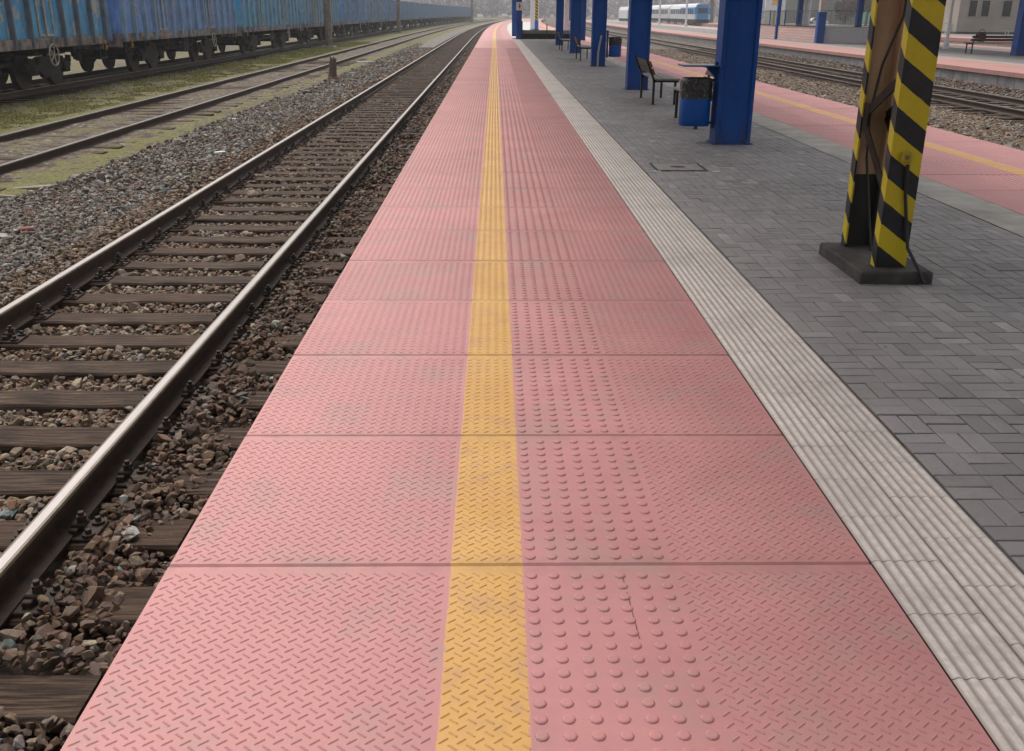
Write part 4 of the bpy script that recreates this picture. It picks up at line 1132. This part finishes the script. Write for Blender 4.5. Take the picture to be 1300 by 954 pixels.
wl = ['nearest wagon, teal blue with dark stakes and peeling paint, cut by the left edge',
      'violet blue open wagon coupled behind the peeling teal one',
      'third wagon from the left edge, sea blue with pale ribs',
      'faded grey blue wagon directly behind the first concrete mast',
      'bright blue open wagon between the first and second concrete masts',
      'rust streaked blue wagon beside the second concrete mast']
paints = [0, 1, 2, 4, 3, 4, 3, 2, 4, 3, 1, 4, 3, 0, 4, 3, 2]
ordn = ['seventh', 'eighth', 'ninth', 'tenth', 'eleventh', 'twelfth', 'thirteenth', 'fourteenth', 'fifteenth', 'sixteenth', 'last and farthest']
for i in range(17):
    y = 15.45+i*14.0; yc = y+WL/2; s = float(cv(yc)); th = cva(yc)
    x = -12.55+s-math.sin(th)*WL/2*1
    lab = wl[i] if i < len(wl) else ordn[i-6]+' open blue wagon of the train counted from the nearest one'
    wg = wagon((x, yc-WL/2*math.cos(th), ZR), -th, paints[i], lab, i > 0, 0 if i < 3 else (1 if i < 7 else 2))

    if i == 1:
        m = MB()
        for y_, z_, n_ in ((1.25, 1.75, 4), (4.9, 1.9, 3), (5.7, 1.75, 2)):
            for q in range(n_):
                for c_ in range(3): m.box(WX-.0295, WX-.024, y_+c_*.09, y_+c_*.09+.06, z_+q*.13, z_+q*.13+.085)
        m.build('stencil_marks', M_PALEIRON, wg)
# ------------------------------------------------------------------ masts
def mast(x, y, h, label, w=.30, steel=False, grp='catenary masts beside the tracks'):
    t = empty('catenary_mast', (x, y, ZG-.05)); tag(t, label, 'mast', grp)
    m = MB()
    if steel:
        for sx in (-1, 1): m.box(sx*w/2-.03, sx*w/2+.03, -.08, .08, 0, h)
        z = .3
        while z < h-.5: m.bar((-w/2, 0, z), (w/2, 0, z+.5), .03, .03, (0, 1, 0)); z += .5
        m.build('shaft', M_GREYM, t)
    else:
        m.tube([(0, 0, 0), (0, 0, h)], w*.62, 8, w*.42); m.build('shaft', simple('mast_concrete', (.20, .165, .14), .85, var=.2, scale=4), t)
    m = MB(); m.box(-.4, .4, -.4, .4, -.1, .12, .03); m.build('foundation', M_CONC, t)
    m = MB(); m.bar((0, 0, h-1.6), (3.0, 0, h-1.3), .06, .06); m.bar((0, 0, h-.5), (2.8, 0, h-1.3), .04, .04); m.build('bracket_arm', M_GREYM, t)
mast(-10.3, 60.5, 8, 'nearest brown concrete mast standing before the blue wagons', .38)
mast(-10.1, 103, 8, 'second concrete mast, before the wagons between the first mast and the train end', .36)
mast(-5.4, 232, 8, 'distant concrete mast at the far end of the wagon train', .6)
mast(.2, 300, 9, 'thin steel mast in the haze, left of the platform bend', .5, True)
mast(-2.6, 330, 9, 'thin steel mast in the haze, right of the far end of the train', .5, True)
mast(4.2, 330, 9, 'dark hazy mast nearest above the bend of the platform', .7, True)
mast(14.6, 380, 9, 'hazy mast between the left stairway column and the white pillar', .6, True)
mast(11.4, 240, 9, 'hazy mast just right of the white pillar', .4, True)
mast(20.5, 330, 9, 'hazy steel mast behind the third blue column', .5, True)
mast(30.4, 250, 9, 'hazy lattice mast right of the third blue column', .5, True)
mast(50.5, 228, 9, 'grey concrete mast right of the blue and white train', 1.1)

# old post stub and loose bits by the tracks
t = empty('post_stub', (-5.30, 31.4, ZG-.02)); tag(t, 'weathered brown timber post stub leaning in the grass beside the disused track', 'post')
m = MB(); pts = []
bm = m.bm; n = 10; rings = []
rs_ = random.Random(3)
for k in range(8):
    z = k*.1; r_ = (.15 if k < 2 else .13)*(1-.03*k)
    rings.append([bm.verts.new((r_*math.cos(a*2*math.pi/n)*(1+rs_.uniform(-.12, .12))+z*.08, r_*math.sin(a*2*math.pi/n)*(1+rs_.uniform(-.12, .12)), z+(rs_.uniform(-.09, .07) if k == 7 else 0))) for a in range(n)])
for a_, b_ in zip(rings, rings[1:]):
    for k in range(n): bm.faces.new((a_[k], a_[(k+1) % n], b_[(k+1) % n], b_[k]))
bm.faces.new(rings[-1])
m.build('timber', M_BROWNW, t)
m = MB(); m.box(-.12, .2, -.2, -.02, 0, .10, .02); m.build('brick_lump', simple('brick_red', (.28, .08, .05), .85), t)
def bit(name, loc, dims, rz, mat, label, cat, grp=None):
    m = MB(); m.box(-dims[0]/2, dims[0]/2, -dims[1]/2, dims[1]/2, 0, dims[2], min(dims)*.2)
    for v in m.bm.verts: v.co += Vector((random.uniform(-1, 1)*dims[0], random.uniform(-1, 1)*dims[1], random.uniform(-1, 1)*dims[2]))*.08
    o = m.build(name, mat); o.location = loc; o.rotation_euler = (random.uniform(-.06, .06), random.uniform(-.06, .06), rz); tag(o, label, cat, grp); return o
M_PLANKP = simple('pale_timber', (.28, .23, .20), .85)
M_REDB = simple('brick_fragment_red', (.20, .07, .05), .85)
M_PAPER = simple('white_paper', (.65, .65, .63), .7)
bit('timber_offcut', (-5.75, 11.3, ZG-.0), (.75, .09, .05), .1, M_PLANKP, 'upper of two pale timber offcuts in the gravel at the left edge', 'timber')
bit('timber_offcut', (-5.55, 10.75, ZG-.0), (.6, .08, .05), .0, M_PLANKP, 'lower of two pale timber offcuts in the gravel at the left edge', 'timber')
bit('brick_fragment', (-4.55, 8.9, ZG+.02), (.12, .09, .07), .5, M_REDB, 'orange red brick fragment in the grey gravel near the left edge', 'brick')
bit('brick_fragment', (-5.3, 20.7, ZG+.02), (.30, .10, .05), .4, M_REDB, 'long dark red brick piece at the border of grass and gravel', 'brick')
bit('paper_scrap', (-4.15, 14.2, ZG+.05), (.14, .10, .03), .5, M_PAPER, 'white paper scrap on the gravel just left of the shiny track', 'litter')
bit('paper_scrap', (-5.2, 19.0, ZG+.03), (.15, .08, .03), 1.2, M_PAPER, 'smaller white scrap on the gravel nearer the grass', 'litter')
bit('paper_scrap', (-5.6, 42, ZG+.0), (.8, .12, .06), .3, M_PAPER, 'white flattened litter beside the disused track rail', 'litter')
bit('plastic_scrap', (-5.0, 12.6, ZG+.02), (.09, .06, .04), .8, simple('teal_plastic', (.22, .38, .35), .4), 'pale teal plastic scrap where the grass meets the grey gravel', 'litter')

# ------------------------------------------------------------------ background on the right
M_BEIGE = simple('beige_render', (.36, .31, .27), .85, var=.08, scale=.4)
M_GLASSD = simple('dark_window_glass', (.03, .03, .035), .15)
def building(x0, x1, y0, y1, h, mat, label, wins=(), base=None, bmat=None, grp=None):
    t = empty('station_building', (x0, y0, -.3)); tag(t, label, 'building', grp)
    MB().box(0, x1-x0, 0, y1-y0, 0, h, .02).build('wall', mat, t)
    m = MB(); m.box(-.3, x1-x0+.3, -.3, y1-y0+.3, h+.002, h+.3, .03); m.build('roof', M_GREYM, t)
    if base: MB().box(-.04, x1-x0+.04, -.04, y1-y0, 0, base, .01).build('plinth_band', bmat, t)
    for a, b, c, d in wins:
        f = MB().box(a-.12, b+.12, -.07, -.005, c-.12, d+.12, .01).build('window', mat, t)
        MB().box(a, b, -.10, -.072, c, d).build('pane', M_GLASSD, f)
    return t
building(43.9, 60, 92, 104, 6, M_BEIGE, 'beige station building with three narrow dark windows at the right edge', [(.9, 1.6, 1.9, 3.3), (2.1, 2.8, 1.9, 3.3), (4.1, 4.9, 1.9, 3.3)], .5, simple('dark_green_band', (.05, .06, .045), .8))
building(62, 65.6, 128, 140, 7, simple('white_cladding', (.75, .75, .72), .6), 'white building with a turquoise lower band left of the beige station building', (), 2.6, simple('turquoise_band', (.0, .33, .21), .5))
building(86, 92, 215, 230, 9, simple('white_cladding_far', (.75, .75, .72), .6), 'white building with a green lower band seen just left of the hazard striped column', (), 3.2, simple('green_band', (.03, .22, .15), .5))
building(61, 76, 205, 220, 12, simple('grey_green_cladding', (.24, .26, .23), .7, var=.05), 'grey green hall behind the mesh railing', [])
building(97, 118, 212, 225, 10, simple('pale_blue_cladding', (.42, .44, .50), .7, var=.06), 'pale blue grey building right of the hazard striped column', [(6.5, 8.6, 1.6, 4.6)], None)
t = empty('parked_car', (63, 196, -.3), 0); tag(t, 'white parked car behind the mesh railing of the opposite platform', 'car')
m = MB(); m.prism([(0, .3), (0, .75), (.8, .9), (1.4, 1.38), (3.0, 1.4), (3.7, .95), (4.3, .85), (4.35, .3)], 0, 1.7, 'y'); m.build('body', M_WHITE, t)
m = MB(); m.prism([(.95, .92), (1.45, 1.32), (2.95, 1.34), (3.5, .95)], -.01, 1.71, 'y'); m.build('windows', M_GLASSD, t)
for x in (.85, 3.5):
    for y in (.05, 1.65): MB().cyl((x, y, .32), (0, 1, 0), .32, .2, 20).build('wheel', M_BLACKM, t)
# silver seats on the far platform
t = empty('metal_bench', (42.6, 80, 0)); tag(t, 'silver metal bench in front of the beige station building', 'bench')
m = MB()
for x in (0, 1.1, 2.2): m.box(x-.03, x+.03, 0, .05, 0, .5); m.box(x-.03, x+.03, .45, .5, 0, .5)
m.build('legs', M_GREYM, t)
m = MB(); [m.box(-.1, 2.3, k*.1, k*.1+.07, .5, .53) for k in range(5)]; m.build('seat', M_GREYM, t)
m = MB(); [m.box(1.15, 2.3, .5+k*.02, .53+k*.02, .62+k*.12, .70+k*.12) for k in range(5)]; m.box(1.15, 1.2, .48, .62, .5, 1.25); m.box(2.25, 2.3, .48, .62, .5, 1.25); m.build('backrest', M_GREYM, t)
t = empty('low_railing', (41.2, 93, 0)); tag(t, 'low white railing on the far platform right of the hazard striped column', 'railing')
m = MB(); m.box(-1, 4, 0, .06, .9, .98); [m.box(-1+k*.45, -.92+k*.45, 0, .06, 0, .9) for k in range(12)]; m.build('rails', M_WHITE, t)
column(48.2, 100, .85, .5, 5, 'dark navy column between the pale blue building and the turquoise band', 'blue columns on the opposite platform')
# orange kiosk sign
t = empty('advertising_sign', (54.5, 190, -.2)); tag(t, 'white and orange illuminated advertising sign between the two slim blue posts', 'sign')
MB().box(-1.9, 1.9, 0, .4, 2.6, 5.2, .03).build('white_board', M_WHITE, t)
MB().box(-.6, 1.2, -.05, -.01, 3.6, 5.1, .03).build('orange_panel', simple('orange_panel', (.9, .38, .01), .5), t)
MB().box(-.25, .25, .1, .3, 0, 2.6, .02).build('striped_leg', M_HAZ, t)

# far train
M_TBLUE = simple('train_blue', (.02, .26, .62), .35, var=.05, scale=.5)
M_TWHITE = simple('train_white', (.62, .64, .68), .35, var=.04, scale=.5)
def railcar(x, y, L, rz, label, front):
    t = empty('passenger_train', (x, y, ZR), rz); tag(t, label, 'train', 'passenger trains beyond the platforms')
    m = MB(); m.prism([(-1.45, 1.0), (-1.45, 2.9), (-1.2, 3.5), (-.6, 3.8), (.6, 3.8), (1.2, 3.5), (1.45, 2.9), (1.45, 1.0)], 0, L, 'y'); m.build('carriage_body', M_TWHITE, t)
    m = MB(); m.box(-1.47, 1.47, -.012, 14, 1.9, 3.1, .0) ; m.box(-1.1, 1.1, -.03, -.013, 1.0, 3.6); m.build('blue_livery', M_TBLUE if not front else M_TWHITE, t)
    k = 1.5
    while k < L-2:
        f = MB().box(-1.50, -1.475, k, k+1.3, 1.95, 2.85, .0).build('window', M_GLASSD, t); k += 2.0
    MB().box(-.9, .9, -.06, -.032, 2.1, 3.0, .005).build('windscreen', M_GLASSD, t)
    MB().box(-1.35, 1.35, .3, L-.3, .35, .99).build('underframe', M_UNDER, t)
    for k in (2.5, 4.6, L-4.6, L-2.5):
        for s in (-1, 1): MB().cyl((s*.75, k, .45), (1, 0, 0), .45, .12, 18).build('wheel', M_WHEEL, t)
railcar(38.3, 180, 26, -.0, 'blue and white passenger train behind the white lamp posts, its blue end nearest', False)
railcar(38.3, 207, 26, -.0, 'paler second carriage set of the blue and white train, farther behind', True)
t = empty('locomotive', (30.6, 215, ZR)); tag(t, 'white locomotive with an orange roof front at the second blue column', 'locomotive')
m = MB(); m.prism([(-1.45, .9), (-1.45, 2.6), (-1.1, 3.4), (1.1, 3.4), (1.45, 2.6), (1.45, .9)], 0, 15, 'y'); m.build('body', M_TWHITE, t)
MB().box(-1.0, 1.2, -.1, 3, 3.0, 4.1, .1).build('orange_front', simple('loco_orange', (.9, .42, .02), .5), t)
MB().box(-1.1, 1.1, -.04, -.005, 2.0, 2.9).build('windscreen', M_GLASSD, t); MB().box(-1.3, 1.3, .2, 14.8, .3, .89).build('underframe', M_UNDER, t)
for s in (-1, 1): MB().cyl((s*.9, -.03, 1.3), (0, 1, 0), .15, .08, 12).build('headlight', M_WHITE, t)

# trees and shrubs, far behind
M_LEAF = None
def leafmat():
    n = NM('leaf'); n.base(n.attr('col')); n.set(Roughness=.8); return n.m
M_LEAF = leafmat(); M_BARK = simple('bark', (.09, .07, .055), .9)
def crown_mesh(cx, cy, cz, rx, rz, n, leaf, seed, cols):
    rs = np.random.default_rng(seed)
    nc = 26; d = rs.normal(size=(nc, 3)); d /= np.linalg.norm(d, axis=1)[:, None]; cc = d*rs.uniform(.25, .85, (nc, 1))*np.array([rx, rx, rz])
    ci = rs.integers(0, nc, n); off = rs.normal(size=(n, 3))*np.array([rx, rx, rz])*.19
    P = cc[ci]+off+np.array([cx, cy, cz])
    a = rs.normal(size=(n, 3)); a /= np.linalg.norm(a, axis=1)[:, None]; b = np.cross(a, rs.normal(size=(n, 3))); b /= np.linalg.norm(b, axis=1)[:, None]
    s = leaf*rs.uniform(.6, 1.3, (n, 1))
    V = np.stack([P-a*s, P+b*s*.5, P+a*s, P-b*s*.5], 1).reshape(-1, 3)
    c = np.array(cols)[ci % len(cols)]*rs.uniform(.75, 1.25, (n, 1))
    return raw_mesh('crown', V, [np.arange(n*4).reshape(-1, 4)], M_LEAF, dict(col=np.repeat(c, 4, 0)))
GREENS = [(.05, .075, .03), (.07, .10, .035), (.04, .06, .03), (.09, .11, .045)]
def tree(x, y, h, label, seed, cols=GREENS, leaf=.35, n=5000, rx=None, z=-.4, grp=None):
    t = empty('broadleaf_tree', (x, y, z)); tag(t, label, 'tree', grp)
    rx = rx or h*.36
    link('crown', crown_mesh(0, 0, h*.62, rx, h*.40, n, leaf, seed, cols), t)
    m = MB(); m.tube([(0, 0, 0), (.1, 0, h*.35), (0, .1, h*.75)], h*.03, 8, h*.012)
    for k in range(5): a = k*1.3; m.tube([(0, 0, h*(.3+.07*k)), (rx*.6*math.cos(a), rx*.6*math.sin(a), h*(.5+.07*k))], h*.012, 6, h*.004)
    m.build('trunk', M_BARK, t)
tree(76.5, 200, 9, 'dark green tree beside the white and green building, left of the hazard striped column', 11, n=7000)
tree(70, 195, 6, 'reddish brown leaved tree behind the short blue post with the cabinet', 12, [(.13, .07, .045), (.10, .06, .05), (.08, .075, .04)], n=6000)
t_ = None
def woods(x0, x1, y0, y1, n, seed):
    rs = np.random.default_rng(seed); V = []; C = []
    for i in range(n):
        cx, cy = rs.uniform(x0, x1), rs.uniform(y0, y1); h = rs.uniform(9, 17); rx = rs.uniform(3, 5); k = 420
        d = rs.normal(size=(k, 3)); d /= np.linalg.norm(d, axis=1)[:, None]
        P = d*rs.uniform(.5, 1, (k, 1))**.5*np.array([rx, rx, h*.5])*(1+.25*np.sin(d[:, :1]*5+i)*np.cos(d[:, 1:2]*4))+np.array([cx, cy, h*.5])
        a = rs.normal(size=(k, 3)); a /= np.linalg.norm(a, axis=1)[:, None]; b = np.cross(a, rs.normal(size=(k, 3))); b /= np.linalg.norm(b, axis=1)[:, None]; s = rs.uniform(.4, .9, (k, 1))
        V.append(np.stack([P-a*s, P+b*s*.6, P+a*s, P-b*s*.6], 1).reshape(-1, 3)); C.append(np.repeat(np.array([(.46, .42, .46), (.38, .36, .39), (.52, .48, .52), (.34, .33, .33)])[rs.integers(0, 4)]*rs.uniform(.7, 1.3, (k, 1)), 4, 0))  # pale lavender tones: fog painted into the tree colours
    V = np.concatenate(V); me = raw_mesh('far_woods', V, [np.arange(len(V)).reshape(-1, 4)], M_LEAF, dict(col=np.concatenate(C)))
    tag(link('far_woods', me), kind='stuff')
woods(-160, 260, 430, 520, 260, 5)
woods(100, 300, 250, 330, 70, 6)

# ------------------------------------------------------------------ haze
hz = NM('haze_air'); nt = hz.nt; nt.nodes.remove(hz.b); out = nt.nodes['Material Output']
pv = nt.nodes.new('ShaderNodeVolumePrincipled'); pv.inputs['Color'].default_value = (.93, .92, .95, 1); pv.inputs['Density'].default_value = .0008; pv.inputs['Anisotropy'].default_value = .2
nt.links.new(pv.outputs[0], out.inputs['Volume'])
m = MB(); m.box(-1600, 1600, -60, 2600, -3.2, 24); hzo = m.build('haze', hz.m); tag(hzo, kind='stuff')
